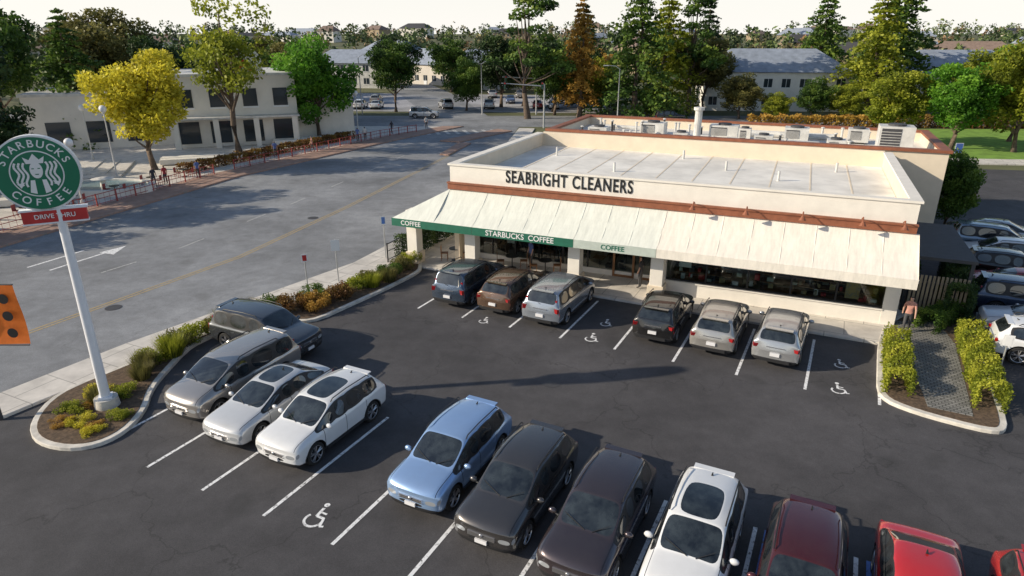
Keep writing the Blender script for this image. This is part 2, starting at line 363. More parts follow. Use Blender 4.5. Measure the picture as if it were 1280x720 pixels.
# ------------------------------------------------------------------ ground & roads
def HZ(y): 
    t=min(1,max(0,(y-230)/520)); return 13*t*t*(3-2*t)
mb=MB(); ys=[-300,0,120,230]+[230+26*i for i in range(1,21)]+[900,1500,4000]
vs=[];fs=[]
for y in ys: vs+=[(-3500,y,HZ(y)),(3500,y,HZ(y))]
for i in range(len(ys)-1): fs.append((2*i,2*i+1,2*i+3,2*i+2))
mb.add(vs,fs); mb.obj('ground',[M['soil']],smooth=True)
R=[(-48,-22),(-27,7),(-19.4,20.8),(-16.6,25.6),(-9.2,36.6),(-6.3,44),(-4,56),(-1.5,75),(1,98)]
F=[(-66,-12),(-42,18),(-32.5,38),(-25.5,62),(-14,86),(-7,98)]
mb=MB(); mb.sheet(R+F[::-1],.010); mb.obj('road',[M['road']])
mb=MB(); mb.sheet([(-120,104),(-7,97.9),(1,97.9),(40,99),(160,96),(160,110),(40,112),(-20,112),(-120,118)],.014); mb.obj('cross_street',[M['road']])
mb=MB(); mb.sheet([(-26,-14),(-27.5,6),(-19.3,20.7),(-8.7,36.7),(0,62),(14,70),(45,66),(80,60),(80,-14)],.018); mb.obj('parking_lot',[M['lot']])
mb=MB(); mb.sheet([(-40,120),(16,116),(20,150),(-40,158)],.012); mb.obj('far_parking_lot',[M['far_lot']])
mb=MB(); mb.sheet([(-14,112),(-4,112),(-12,150),(-30,215),(-34,228),(-46,228),(-44,215),(-24,150)],.022); mb.obj('far_road',[M['road']])
mb=MB(); mb.sheet([(32,72),(140,68),(150,95),(34,96)],.016); mb.obj('lawn',[M['lawn']])
S=[(-19.3,20.9),(-16.6,25.7),(-9.2,36.6),(-6.3,44),(-4,56),(-1.5,75),(1,96),(3.2,95.6),(.9,74.7),(-1.9,55.6),(-4.2,43.4),(-7.35,35.5),(-15.0,24.6),(-17.7,19.9)]
mb=MB(); mb.prism(S,0,.13); mb.obj('sidewalk',[M['conc']],bevel=.02)
P1=[(-16.5,19.5),(-15.5,18.3),(-13.9,17.9),(-12.95,18.6),(-12.85,20.2),(-13.5,22.0),(-13.7,25.6),(-12.2,28.2),(-9.2,28.0),(-6.5,32.4),(-5.0,35.2),(-5.6,38.5),(-6.9,36.3),(-14.95,24.7),(-16.9,21.5)]
P1=smoothpoly(P1,2)
mb=MB(); mb.prism(P1,0,.15); mb.obj('planting_strip_kerb',[M['kerb']],bevel=.02)
mb=MB(); mb.prism(inset(P1,.2),.1,.165); mb.obj('planting_bed',[M['mulch']])
P2=smoothpoly([(13.35,21.3),(14.1,20.2),(16.0,18.9),(16.7,19.1),(19.1,23.8),(21.6,28.3),(19.4,29.6),(17.2,28.0),(15.7,25.8)],2)
mb=MB(); mb.prism(P2,0,.15); mb.obj('island_kerb',[M['kerb']],bevel=.02)
mb=MB(); mb.prism(inset(P2,.22),.1,.162); mb.obj('island_bed',[M['mulch']])
mb=MB(); mb.prism([(14.75,20.5),(15.95,19.85),(18.9,25.6),(19.6,28.2),(17.6,28.0)],.1,.172); mb.obj('cobble_path',[M['cobble']])
mb=MB(); mb.prism([(-43,18),(-34.2,38.5),(-27.2,62.5),(-15.5,87),(-9,97.5),(-60,100),(-85,60),(-62,14)],0,.12); mb.obj('plaza_pavement',[M['conc']])
mb=MB(); Fo=[(-44.5,19),(-35.5,39),(-28.5,63),(-16.8,87.4),(-10,98)]
mb.prism(F[1:]+Fo[::-1],0,.14); mb.obj('brick_sidewalk',[M['brickpave']],bevel=.02)
mb=MB(); mb.prism([(-9,84),(-6.5,83),(0,93),(-2,95)],0,.15,0); mb.prism([(-8,74),(-7,73.5),(-5,82),(-6.5,82.5)],0,.15,0); mb.obj('road_median',[M['brickpave']])
mb=MB(); mb.prism([(30,70),(90,64),(90,67),(30,73)],0,.13); mb.obj('sidewalk',[M['conc']])
rv=Vector((.892,-.452)); ev=Vector((.452,.892))
A0=Vector((2.1,26.5)); F0=Vector((-6.9,14.95))
ml=MB()
for k in range(-3,6): a=A0+rv*2.5*k; ml.line(a,a+ev*4.9,.11,.024)
for k in range(-3,10):
    a=F0+rv*2.45*k; ml.line(a,a+ev*5.7,.11,.024)
for k in (4,5,6):
    a=F0+rv*(2.45*k+.3); ml.line(a,a+ev*5.7,.13,.024,1)
for i in range(8):
    a=Vector((20.0,21.5))+ev*2.7*i; ml.line(a,a+rv*5,.1,.024)
ml.obj('parking_stall_lines',[M['white'],M['blue']])
def offs(pl,d):
    out=[]
    for i,p in enumerate(pl):
        a=Vector(pl[max(0,i-1)]);b=Vector(pl[min(len(pl)-1,i+1)]); t=(b-a).normalized(); out.append(Vector(p)+Vector((t.y,-t.x))*d)
    return out
def alongline(mb,pl,w,z,mat,dash=None):
    for a,b in zip(pl[:-1],pl[1:]):
        if not dash: mb.line(a,b,w,z,mat)
        else:
            L=(b-a).length; t=0
            while t<L: mb.line(a.lerp(b,t/L),a.lerp(b,min(1,(t+dash)/L)),w,z,mat); t+=dash*3
mr=MB(); cl=[(-36,3),(-25.6,21),(-21.9,27),(-16.5,38),(-13,50),(-9.5,64),(-6.6,76)]
alongline(mr,offs(cl,0),.10,.016,1); alongline(mr,offs(cl,.26),.10,.016,1); alongline(mr,offs(cl,-4.6),.10,.016,2,2.2)
for i in range(9): mr.line((-11+i*1.3,90+i*.25),(-12.0+i*1.3,93.5+i*.25),.5,.016,2)
mr.line((-26.2,35.5),(-24.8,39),.18,.016,0); mr.sheet([(-25.3,38.8),(-24.2,38.4),(-24.4,40.2)],.0165,0)
mr.line((-27.8,36.0),(-26.5,39.2),.18,.016,0)
mr.obj('road_markings',[M['white'],M['yellow'],M['faint']])
mt=MB(); mt.tube([(0,0,0),(0,0,.004)],[.38,.38],24)
mm=mt.mesh('cover',[M['darkgrey']])
for x,y in ((-19.5,30),(-14.5,47),(-24,29),(1.5,22.5)): e=empty('manhole_cover',(x,y,.02)); inst('cover',mm,e)
def access_symbol(x,y,s,rot):
    mb=MB(); n=22
    arc=[(math.cos(math.radians(t))*.42,math.sin(math.radians(t))*.42-.2) for t in np.linspace(150,395,n)]
    for a,b in zip(arc[:-1],arc[1:]): mb.line(a,b,.13,.0)
    mb.line((-.12,.62),(-.06,.05),.15,.001); mb.line((-.06,.06),(.36,.06),.14,.002); mb.line((.34,.08),(.52,-.42),.13,.003); mb.line((.5,-.42),(.68,-.34),.11,.0); mb.line((-.1,.34),(.28,.34),.11,.0)
    mb.sheet([(-.14+.14*math.cos(t),.84+.14*math.sin(t)) for t in np.linspace(0,6.28,14)[:-1]],.0)
    o=mb.obj('accessible_parking_symbol',[M['white']],loc=(x,y,.024),rot=rot); o.scale=(s,s,1)
access_symbol(-5.4,14.9,.62,math.radians(-27)); access_symbol(3.5,26.5,.55,math.radians(-27)); access_symbol(4.35,28.1,.5,math.radians(-27))
access_symbol(12.3,22.0,.55,math.radians(-27)); access_symbol(13.3,24.0,.5,math.radians(-27)); access_symbol(-1.3,28.4,.45,math.radians(-27))
# ------------------------------------------------------------------ cars
CARM=lambda:[M['polewhite'],M['cglass'],M['trim'],M['head'],M['tail'],M['rim'],M['plate']]
KIND={}
def build_car(kind,st,front_axle,rear_axle,wr=.36,rails=False,sun=False,tall=False):
    bm=bmesh.new(); rings=[]
    for (x,w,zb,belt,top,rw,cab,fl) in st:
        mid=(zb+belt)/2+.06
        if x>st[1][0]-.01: mid=belt-.24
        if cab: h=[(0,zb),(.8*w,zb),(.965*w,zb+.13),(w,mid),(.985*w,belt-.06),(.94*w,belt+.01),(rw,top-.075),(rw*.72,top-.01),(0,top)]
        else: h=[(0,zb),(.8*w,zb),(.965*w,zb+.13),(w,mid),(.985*w,belt-.07),(.93*w,belt+.0),(.80*w,belt+.66*(top-belt)),(.5*w,top-.012),(0,top)]
        pts=[(x,-y,z) for y,z in h]+[(x,h[16-k][0],h[16-k][1]) for k in range(9,16)]
        if x>st[1][0]-.01 or x<st[-2][0]+.01:
            q=[]
            for (a,b_,c) in pts: q.append((a-math.copysign(.09*(abs(b_)/w)**2.2,a),b_,c))
            pts=q
        rings.append([bm.verts.new(p) for p in pts])
    side=[];wind=[];sunf=[]; segs=[]
    for i in range(len(st)-1):
        fl=st[i][7]; 
        fr_=[]
        for k in range(16):
            f=bm.faces.new((rings[i][k],rings[i+1][k],rings[i+1][(k+1)%16],rings[i][(k+1)%16])); f.material_index=0; fr_.append(f)
            if k in (0,15,1,14): f.material_index=2
            if 's' in fl and k in (5,10): side.append(f)
            if 'h' in fl and k in (3,12): segs.append((f,3))
            if 't' in fl and k in (3,12): segs.append((f,4))
            if 'u' in fl and k in (4,11): segs.append((f,4))
        if 'w' in fl: wind.append(fr_[6:10])
        if 'p' in fl and sun: sunf+= fr_[7:9]
    for ring,rev in ((rings[0],False),(rings[-1],True)):
        def rowpts(j):
            a=ring[j]; d=ring[(16-j)%16]
            out=[a]
            for c in (-.55,.55):
                y=c*abs(a.co.y); x=ring[8].co.x-math.copysign(.09*(abs(y)/max(.1,abs(ring[3].co.y)))**2.2,ring[8].co.x); out.append(bm.verts.new((x,y,a.co.z)))
            out.append(d); return out
        rows={j:rowpts(j) for j in range(1,8)}
        for j in range(1,7):
            for c in range(3):
                vs=[rows[j][c],rows[j+1][c],rows[j+1][c+1],rows[j][c+1]]
                if rev: vs=vs[::-1]
                f=bm.faces.new(vs)
                if j<=1: f.material_index=2
                if not rev:
                    if j==3 and c!=1: segs.append((f,3))
                    if j==3 and c==1: segs.append((f,2))
                    if j==2 and c==1: segs.append((f,2))
        for jj,j in ((0,1),(8,7)):
            vs=[ring[jj]]+[v for v in rows[j]]
            f=bm.faces.new(vs)
            if jj==0: f.material_index=2
    bmesh.ops.recalc_face_normals(bm,faces=bm.faces[:])
    if bm.calc_volume(signed=True)<0: bmesh.ops.reverse_faces(bm,faces=bm.faces[:])
    cr=bm.edges.layers.float.new('crease_edge')
    for i in range(len(rings)-1):
        cabs=st[i][6] and st[i+1][6]
        for k,val in ((4,.35),(12,.35),(5,.25),(11,.25),(2,.5),(14,.5),(1,.5),(15,.5),(3,.2),(13,.2),(6,.45 if cabs else .3),(10,.45 if cabs else .3)):
            e=bm.edges.get((rings[i][k],rings[i+1][k])); 
            if e: e[cr]=val
    for i,s_ in enumerate(st):
        v=0
        if 'w' in s_[7]: v=.35
        if i>0 and 'w' in st[i-1][7]: v=.35
        if i in (0,len(st)-1): v=.25
        if v:
            for k in range(4,12):
                e=bm.edges.get((rings[i][k],rings[i][k+1])); 
                if e: e[cr]=max(e[cr],v)
    def crease(faces,v):
        for f in faces:
            for e in f.edges: e[cr]=max(e[cr],v)
    r=bmesh.ops.inset_individual(bm,faces=side,thickness=.024,depth=0,use_even_offset=True)
    for f in r['faces']: f.material_index=2
    for f in side: f.material_index=1
    crease(side,.9)
    for g in wind+([sunf] if sunf else []):
        bmesh.ops.inset_region(bm,faces=g,thickness=.035,depth=0,use_boundary=True,use_even_offset=True)
        for f in g: f.material_index=1
        fs=set(g)
        for f in g:
            for e in f.edges:
                if sum(1 for q in e.link_faces if q in fs)==1: e[cr]=.9
    for f,mi in segs:
        bmesh.ops.inset_individual(bm,faces=[f],thickness=.010,depth=0); f.material_index=mi
        for e in f.edges: e[cr]=.85
    me=bpy.data.meshes.new('b'); bm.to_mesh(me); bm.free()
    for m in CARM(): me.materials.append(m)
    o=bpy.data.objects.new('tmp',me); COL.objects.link(o)
    ss=o.modifiers.new('s','SUBSURF'); ss.levels=2; ss.render_levels=2
    W=max(s[1] for s in st)
    cut=MB()
    for ax in (front_axle,rear_axle):
        for sg in (-1,1):
            cut.tube([(ax,sg*(W-.3),wr+.015),(ax,sg*(W+.3),wr+.015)],[wr+.065,wr+.065],28,2)
    co=cut.obj('cut',CARM())
    cb=bmesh.new(); cb.from_mesh(co.data); bmesh.ops.recalc_face_normals(cb,faces=cb.faces[:]); cb.to_mesh(co.data); cb.free()
    bo=o.modifiers.new('c','BOOLEAN'); bo.object=co; bo.operation='DIFFERENCE'; bo.solver='EXACT'
    dg=bpy.context.evaluated_depsgraph_get(); me2=bpy.data.meshes.new_from_object(o.evaluated_get(dg))
    bpy.data.objects.remove(o); bpy.data.objects.remove(co)
    d=MB()
    cow=[s for s in st if 'w' in s[7]][0]; belt=cow[3]; L0=st[0][0]; L1=st[-1][0]; nz=st[0][3]
    top=max(s[4] for s in st); rw=max(s[5] for s in st); rb=[s for s in st if 't' in s[7]][0][3]
    for sg in (-1,1):
        d.ball((cow[0]-.40,sg*(W+.07),belt+.10),(.075,.12,.085),0); d.tube([(cow[0]-.38,sg*(W-.1),belt+.03),(cow[0]-.40,sg*(W+.02),belt+.06)],[.03,.03],6,2)
        for hx in (.12,-.92): d.cbox((hx,sg*(W*.972),belt-.15),(.17,.04,.03),0,0)
        d.cbox((0,sg*(W*.965),.33),(1.9,.06,.1),0,2)
        for ax in (front_axle,rear_axle):
            if rails:
                rr=wr+.085; d.tube([(ax+rr*math.cos(t),sg*(W-.045),wr+.01+rr*math.sin(t)) for t in np.linspace(-.15,math.pi+.15,15)],[.028]*15,5,2,False)
        if rails: d.tube([(-1.55,sg*rw*.93,top-.10),(-1.45,sg*rw*.93,top-.01),(-.4,sg*rw*.93,top+.02),(.25,sg*rw*.92,top-.02),(.35,sg*rw*.92,top-.1)],[.018]*5,6,2)
        d.cbox((st[-2][0]+.09,sg*(st[-2][1]-.17),rb-.14),(.12,.28,.13 if not tall else .2),sg*.4,4)
        if tall: d.cbox((st[-3][0]+.13,sg*(.72),rb+.14),(.07,.09,.34),0,4)
        d.tube([(cow[0]-.02,sg*.1+.1,cow[4]+.02),(cow[0]-.25,sg*.1+.5*sg,cow[4]+.17)],[.012,.008],5,2)
    for q in range(3): d.cbox((L0-.015,0,nz-.20+.05*q),(.05,.78,.014),0,5)
    d.ball((L0+.005,0,nz-.14),(.025,.06,.05),5)
    d.cbox((L0-.0,0,.46),(.05,.34,.11),0,6); d.cbox((L1+.0,0,.64),(.06,.36,.13),0,6)
    d.cbox((L1+.04,0,.38),(.09,1.15,.13),0,2); d.cbox((st[-2][0]-.005,0,rb-.12),(.05,.7,.025),0,5)
    xr=[s for s in st if 'w' in s[7]][1][0]; zr=[s for s in st if 'w' in s[7]][1][4]
    if tall or rails: d.cbox((xr-.03,0,zr-.01),(.2,1.05,.035),0,0)
    d.tube([(xr+.3,0,zr+.02),(xr+.22,0,zr+.09)],[.035,.01],6,2)
    d.tube([(xr-.32,.0,belt+.14),(xr-.2,.38,belt+.24)],[.012,.008],5,2)
    me3=d.mesh('d',CARM(),True)
    bm=bmesh.new(); bm.from_mesh(me2); bm.from_mesh(me3); out=bpy.data.meshes.new('body_'+kind); bm.to_mesh(out); bm.free()
    for m in CARM(): out.materials.append(m)
    out.polygons.foreach_set('use_smooth',[True]*len(out.polygons)); out.set_sharp_from_angle(angle=math.radians(35))
    w=MB()
    for ax in (front_axle,rear_axle):
        for sg in (-1,1):
            y0=sg*(W-.25); y1=sg*(W-.02)
            prof=[(y0,wr*.6),(y0,wr*.93),(y0+sg*.03,wr),(y1-sg*.03,wr),(y1,wr*.93),(y1,wr*.74),(y1-sg*.03,wr*.71)]
            n=28; vs=[];fs=[]
            for (y,r_) in prof:
                for k in range(n): a=6.28318*k/n; vs.append((ax+r_*math.cos(a),y,wr+r_*math.sin(a)))
            for j in range(len(prof)-1):
                for k in range(n): q=(j*n+k,j*n+(k+1)%n,(j+1)*n+(k+1)%n,(j+1)*n+k); fs.append(q if sg>0 else q[::-1])
            w.add(vs,fs,0)
            w.tube([(ax,y1-sg*.1,wr),(ax,y1-sg*.09,wr)],[wr*.72,wr*.72],24,2)
            w.tube([(ax,y1-sg*.1,wr),(ax,y1-sg*.02,wr)],[.07,.06],12,1)
            for k in range(5):
                a=6.283*k/5+.3; c,s_=math.cos(a),math.sin(a)
                for off in (-.05,.05):
                    q=Vector((-s_,c))*off
                    w.tube([(ax+c*.04,y1-sg*.03,wr+s_*.04),(ax+c*wr*.72+q.x,y1-sg*.035,wr+s_*wr*.72+q.y)],[.024,.022],5,1)
            pts=[(ax+wr*.72*math.cos(t),y1-sg*.02,wr+wr*.72*math.sin(t)) for t in np.linspace(0,6.28318,25)]; w.tube(pts,[.016]*25,5,1,False)
    KIND[kind]=(out,w.mesh('wheels_'+kind,[M['tire'],M['rim'],M['trim']],True))
suv=[(2.36,.84,.30,.86,.94,0,0,'h'),(2.27,.93,.24,.95,1.04,0,0,''),(2.0,.95,.22,1.0,1.10,0,0,''),(1.6,.96,.22,1.03,1.15,0,0,''),(1.28,.96,.22,1.04,1.18,0,0,'ws'),
 (.50,.96,.22,1.04,1.69,.75,1,'s'),(-.08,.96,.22,1.05,1.78,.78,1,'s'),(-1.15,.96,.22,1.06,1.79,.78,1,'s'),(-1.98,.95,.23,1.08,1.75,.74,1,'w'),(-2.27,.93,.26,1.08,1.18,0,0,'tu'),(-2.36,.91,.3,.94,1.0,0,0,''),(-2.40,.84,.34,.74,.80,0,0,'')]
build_car('suv',suv,1.47,-1.42,.38,rails=True,tall=True)
cross=[(2.28,.82,.28,.78,.86,0,0,'h'),(2.17,.91,.22,.88,.97,0,0,''),(1.92,.93,.2,.93,1.04,0,0,''),(1.55,.94,.2,.96,1.09,0,0,''),(1.26,.94,.2,.98,1.13,0,0,'ws'),
 (.38,.94,.2,.99,1.60,.70,1,'sp'),(-.15,.94,.2,1.0,1.68,.73,1,'sp'),(-1.0,.94,.2,1.03,1.66,.72,1,'s'),(-1.75,.93,.22,1.08,1.57,.66,1,'w'),(-2.14,.91,.25,1.05,1.15,0,0,'tu'),(-2.22,.89,.28,.9,.97,0,0,''),(-2.27,.82,.32,.7,.77,0,0,'')]
build_car('crossover',cross,1.42,-1.34,.37,rails=True); build_car('crossover_sunroof',cross,1.42,-1.34,.37,rails=True,sun=True)
sed=[(2.36,.80,.24,.68,.75,0,0,'h'),(2.26,.89,.19,.79,.87,0,0,''),(1.97,.91,.17,.84,.95,0,0,''),(1.55,.92,.17,.88,1.0,0,0,''),(1.22,.92,.17,.91,1.05,0,0,'ws'),
 (.25,.92,.17,.92,1.43,.64,1,'sp'),(-.25,.92,.17,.93,1.50,.67,1,'sp'),(-.95,.92,.17,.96,1.47,.64,1,'sw'),(-1.78,.91,.18,1.0,1.09,0,0,''),(-2.15,.89,.2,.99,1.08,0,0,'tu'),(-2.28,.87,.24,.88,.95,0,0,''),(-2.34,.80,.28,.68,.73,0,0,'')]
build_car('sedan',sed,1.44,-1.38,.345); build_car('sedan_glassroof',sed,1.44,-1.38,.345,sun=True)
van=[(2.45,.80,.26,.78,.86,0,0,'h'),(2.36,.92,.2,.90,.99,0,0,''),(2.12,.96,.18,.97,1.09,0,0,''),(1.85,.98,.18,1.0,1.15,0,0,''),(1.6,.98,.18,1.02,1.21,0,0,'ws'),
 (.62,.98,.18,1.02,1.69,.75,1,'s'),(.0,.98,.18,1.03,1.77,.78,1,'s'),(-1.2,.98,.18,1.05,1.77,.78,1,'s'),(-2.1,.97,.2,1.08,1.71,.74,1,'w'),(-2.4,.95,.24,1.08,1.18,0,0,'tu'),(-2.48,.92,.28,.92,.98,0,0,''),(-2.52,.84,.32,.72,.78,0,0,'')]
build_car('minivan',van,1.57,-1.45,.36,rails=True,tall=True)
PA={}
def col(c,metal=.4):
    k=(c,metal)
    if k not in PA: PA[k]=carpaint('car_paint_%d'%len(PA),c,metal)
    return PA[k]
def car(kind,x,y,ang,c,metal=.4):
    e=empty('parked_car',(x,y,.018),ang); b_,w_=KIND[kind]; inst('body',b_,e,{0:col(c,metal)}); inst('wheels',w_,e)
ae=math.atan2(ev.y,ev.x); ar=math.atan2(rv.y,rv.x)
WH=(.78,.79,.8);BK=(.016,.016,.018);SIL=(.5,.51,.52)
def frow(k,s,kind,c,m=.4,dq=0,da=0):
    p=F0+rv*(2.45*(k+.5)+dq)+ev*s; car(kind,p.x,p.y,ae+math.pi+da,c,m)
frow(-3,4.6,'minivan',(.46,.43,.40),.6,.05); frow(-2,4.05,'sedan_glassroof',(.66,.67,.68),.2,0,.02); frow(-1,3.95,'crossover_sunroof',WH,0)
frow(1,4.1,'crossover',(.36,.54,.84),.5); frow(2,3.7,'crossover',(.085,.08,.08),.6); frow(3,3.5,'crossover',(.075,.058,.064),.6,0); frow(4,3.75,'crossover_sunroof',WH,0)
frow(5,3.5,'crossover',(.10,.016,.02),.5); frow(6,4.0,'sedan',(.62,.025,.03),.2); frow(7,4.0,'crossover',(.5,.02,.02),.3)
car('suv',-10.4,25.6,ar+.04,(.09,.10,.115),.6)
def brow(k,s,kind,c,m=.4,da=0):
    p=A0+rv*2.5*(k+.5)+ev*s; car(kind,p.x,p.y,ae+da,c,m)
brow(-3,3.0,'suv',(.06,.09,.14),.6,.02); brow(-2,3.0,'crossover',(.14,.08,.05),.5,-.015); brow(-1,3.05,'minivan',(.36,.40,.46),.6)
brow(1,3.3,'crossover',BK,.5,.02); brow(2,3.3,'crossover',(.48,.46,.43),.6); brow(3,3.4,'crossover',SIL,.6,-.02)
rl=[('crossover',WH,0),('sedan',(.6,.6,.62),.2),('suv',(.03,.05,.1),.5),('sedan',(.5,.03,.03),.3),('crossover',BK,.5),('crossover',WH,.1),('suv',(.25,.33,.42),.5),('sedan',SIL,.5)]
for i,(k,c,m) in enumerate(rl):
    p=Vector((22.0,24.2))+ev*2.72*i; car(k,p.x,p.y,ar+(math.pi if i%2 else 0),c,m)
fc=[WH,SIL,BK,(.4,.03,.03),(.1,.15,.3),(.3,.28,.25),WH,(.6,.6,.6)]
for j,(yy,x0,x1) in enumerate(((124,-36,12),(134,-38,14),(146,-36,14))):
    x=x0
    while x<x1:
        if rnd.random()<.5 and not (-24<x<-5): car(rnd.choice(['suv','crossover','sedan']),x,yy+rnd.uniform(-.3,.3),math.pi/2+rnd.choice([0,math.pi]),rnd.choice(fc),.3)
        x+=2.9
for x,y in ((-38,92),(-35,92.5),(-32,93),(-29,93.4),(-26,93.8)): car(rnd.choice(['suv','sedan']),x,y,1.5,rnd.choice(fc),.3)
for x,y,a in ((-30,106,3.1),(-14,109,0),(24,104,.1),(-12,124,1.9)): car('suv',x,y,a,rnd.choice(fc),.3)
# ------------------------------------------------------------------ shop building
BA=math.radians(-23.2)
shop=empty('coffee_shop_building',(-3.7,36.6,0),BA)
mb=MB(); B=mb.box
B(.3,22.9,0,.3,3.0,5.8,2); B(.3,.6,.3,14,0,5.8,0); B(22.6,22.9,.3,14,0,5.8,0)
B(.6,22.6,13.7,14,4.5,5.92,0); B(.62,22.58,.3,13.7,4.85,4.95,3)
B(.2,23.0,-.07,.37,5.8,5.9,2); B(.2,.68,.375,13.6,5.8,5.9,2); B(22.52,23.0,.375,13.6,5.8,5.9,2)
B(.2,22.96,-.14,.05,4.5,4.82,1); B(.18,22.98,-.2,.04,4.82,4.9,1)
B(22.3,22.9,0,.3,.0,3.0,2); B(12.5,22.3,.02,.28,0,.8,2); B(12.45,22.32,-.05,.3,.8,.86,2)
B(12.3,12.5,.02,6,0,3.0,2); B(.6,22.6,.3,6,3.0,3.1,2); B(.6,22.6,6,6.1,.12,3.0,5)
B(.6,12.3,1.55,1.75,.12,.42,2); B(.6,12.3,1.56,1.74,2.75,3.0,2)
B(.8,26,14.1,24,0,5.3,0); B(.8,26,14.1,14.4,5.3,5.95,0); B(.8,1.1,14.4,23.7,5.3,5.95,0); B(25.7,26,14.4,23.7,5.3,5.95,0); B(.8,26,23.7,24,5.3,5.95,0)
B(.65,26.15,13.98,14.5,5.95,6.12,1); B(.7,1.2,14.5,23.65,5.95,6.1,1); B(25.6,26.15,14.5,23.65,5.95,6.1,1); B(.65,26.15,23.65,24.1,5.95,6.12,1)
B(1.1,25.7,14.4,23.7,5.3,5.34,3)
for s in np.arange(2.6,22,2.0): B(s,s+.08,.32,13.68,4.94,4.962,0)
mb.obj('walls_and_roof',[M['cream'],M['brown'],M['wallwhite'],M['roof'],M['black'],M['tan'],M['wood'],M['conc']],shop)
mb=MB()
for s in (-1.8,1.9,7.9,12.2):
    mb.box(s-.32,s+.32,-.95,-.3,.1,3.25,0); mb.box(s-.4,s+.4,-1.03,-.22,.1,.8,1); mb.box(s-.38,s+.38,-1.0,-.25,2.85,3.0,1)
mb.obj('columns',[M['wallwhite'],M['cream']],shop,bevel=.02)
mb=MB(); g=MB()
for i in range(1,5):
    s=12.5+i*1.96; mb.box(s-.04,s+.04,.08,.2,.86,3.0,0)
mb.box(12.5,22.3,.09,.19,.86,.94,0); mb.box(12.5,22.3,.09,.19,2.5,2.56,0)
g.box(12.5,22.3,.13,.14,.94,3.0)
for s in np.arange(2.1,12.2,1.45): mb.box(s-.04,s+.04,1.6,1.7,.42,2.75,0)
mb.box(.6,12.3,1.6,1.7,2.2,2.26,0); g.box(.6,12.3,1.645,1.655,.42,2.75)
for s in (9.35,10.8): mb.box(s,s+1.2,1.5,1.56,.13,.25,1); mb.box(s,s+.12,1.5,1.56,.25,2.3,1); mb.box(s+1.08,s+1.2,1.5,1.56,.25,2.3,1); mb.box(s+.12,s+1.08,1.5,1.56,2.2,2.3,1)
mb.obj('window_frames',[M['black'],M['wood']],shop); g.obj('shop_windows',[M['glass']],shop)
mb=MB()
for i in range(110):
    s=rnd.uniform(12.9,22.0); n=rnd.uniform(.5,.95) if i%3 else rnd.uniform(2,5.5); w=rnd.uniform(.04,.16); z=rnd.choice([.9,1.3,1.7]) if i%3 else .9
    mb.box(s-w,s+w,n-.1,n+.1,z,z+rnd.uniform(.12,.32),rnd.randint(0,6))
for z in (.86,1.26,1.66): mb.box(12.9,15.6,.4,1.1,z,z+.03,1); mb.box(17,22,.4,1.1,z,z+.03,1)
for i in range(30):
    s=rnd.uniform(1,9); n=rnd.uniform(2.2,5.2); mb.box(s-.3,s+.3,n-.3,n+.3,.8,.84,1); mb.box(s-.04,s+.04,n-.04,n+.04,.13,.8,2); mb.box(s+.4,s+.75,n-.2,n+.2,.13,.5,2); mb.box(s+.7,s+.75,n-.2,n+.2,.5,.95,2)
for i in range(9): mb.box(1+i*1.2,1.8+i*1.2,5.9,5.98,1.3,2.1,rnd.randint(0,4))
for s,z0,c in ((13.1,1.6,0),(16.6,2.0,5),(20.7,1.1,6),(3,1.2,0),(6.4,1.4,0)): mb.box(s,s+.6,.17 if s>12 else 1.7,.18 if s>12 else 1.71,z0,z0+.8,c)
mb.obj('shop_interior_furnishings',[M['signwhite'],M['wood'],M['darkgrey'],M['tan'],M['greygreen'],M['red'],M['yellow']],shop)
mb=MB(); mb.prism([(-3.6,-1.15),(23.4,-2.3),(23.6,13.9),(-.2,13.9),(-3.6,8)],0,.12); mb.obj('shop_walkway',[M['conc']],shop,bevel=.02)
mb=MB()
def awn(s0,s1,zb=3.05,zt=4.48,out=2.05,mat=0,vm=1,seamstep=1.2):
    n=max(1,int((s1-s0)/seamstep))
    for i in range(n):
        a=s0+(s1-s0)*i/n;b=s0+(s1-s0)*(i+1)/n
        ns=5; 
        for k in range(ns):
            t0,t1=k/ns,(k+1)/ns; f=lambda t:(-.02-out*t, zt+(zb-zt)*t-.10*math.sin(math.pi*t))
            y0,z0=f(t0);y1,z1=f(t1)
            mb.add([(a,y0,z0),(a,y1,z1),(b,y1,z1),(b,y0,z0)],[(0,1,2,3)],mat)
        mb.tube([(a,-.03,zt-.02),(a,-out*.5,(zb+zt)/2-.11),(a,-out,zb-.01)],[.022]*3,5,mat)
    mb.box(s0,s1,-.02-out-.02,-.02-out,zb-.42,zb+.005,vm)
awn(.3,2.6,vm=1,mat=3); awn(2.62,8.2,vm=1,mat=3); awn(8.22,12.3,vm=2,mat=3); awn(12.32,23.1,vm=0,zb=3.05)
mb.add([(.3,-.02,4.48),(-2.3,-2.07,3.05),(.3,-2.07,3.05)],[(0,1,2)],3)
mb.add([(.3,-.02,4.48),(.3,7,4.48),(-2.3,7,3.05),(-2.3,-2.07,3.05)],[(0,1,2,3)],3)
mb.box(-2.3,.298,-2.09,-2.07,2.63,3.055,1); mb.box(-2.32,-2.3,-2.09,7,2.63,3.055,1); mb.add([(-2.3,7,3.05),(.3,7,4.48),(.3,7,2.63),(-2.3,7,2.63)],[(0,1,2,3)],1)
mb.box(23.1,23.12,-2.06,-.1,2.9,3.06,0); mb.add([(23.1,-.02,4.48),(23.1,-2.07,3.05),(23.1,-.02,3.05)],[(0,1,2)],0)
mb.obj('awning',[M['awning'],M['green'],M['greygreen'],M['sage']],shop)
HX=math.pi/2
text('COFFEE',.36,M['signwhite'],shop,(-1.1,-2.10,2.84),(HX,0,0),.004,.004); text('STARBUCKS  COFFEE',.4,M['signwhite'],shop,(5.3,-2.10,2.84),(HX,0,0),.004,.004)
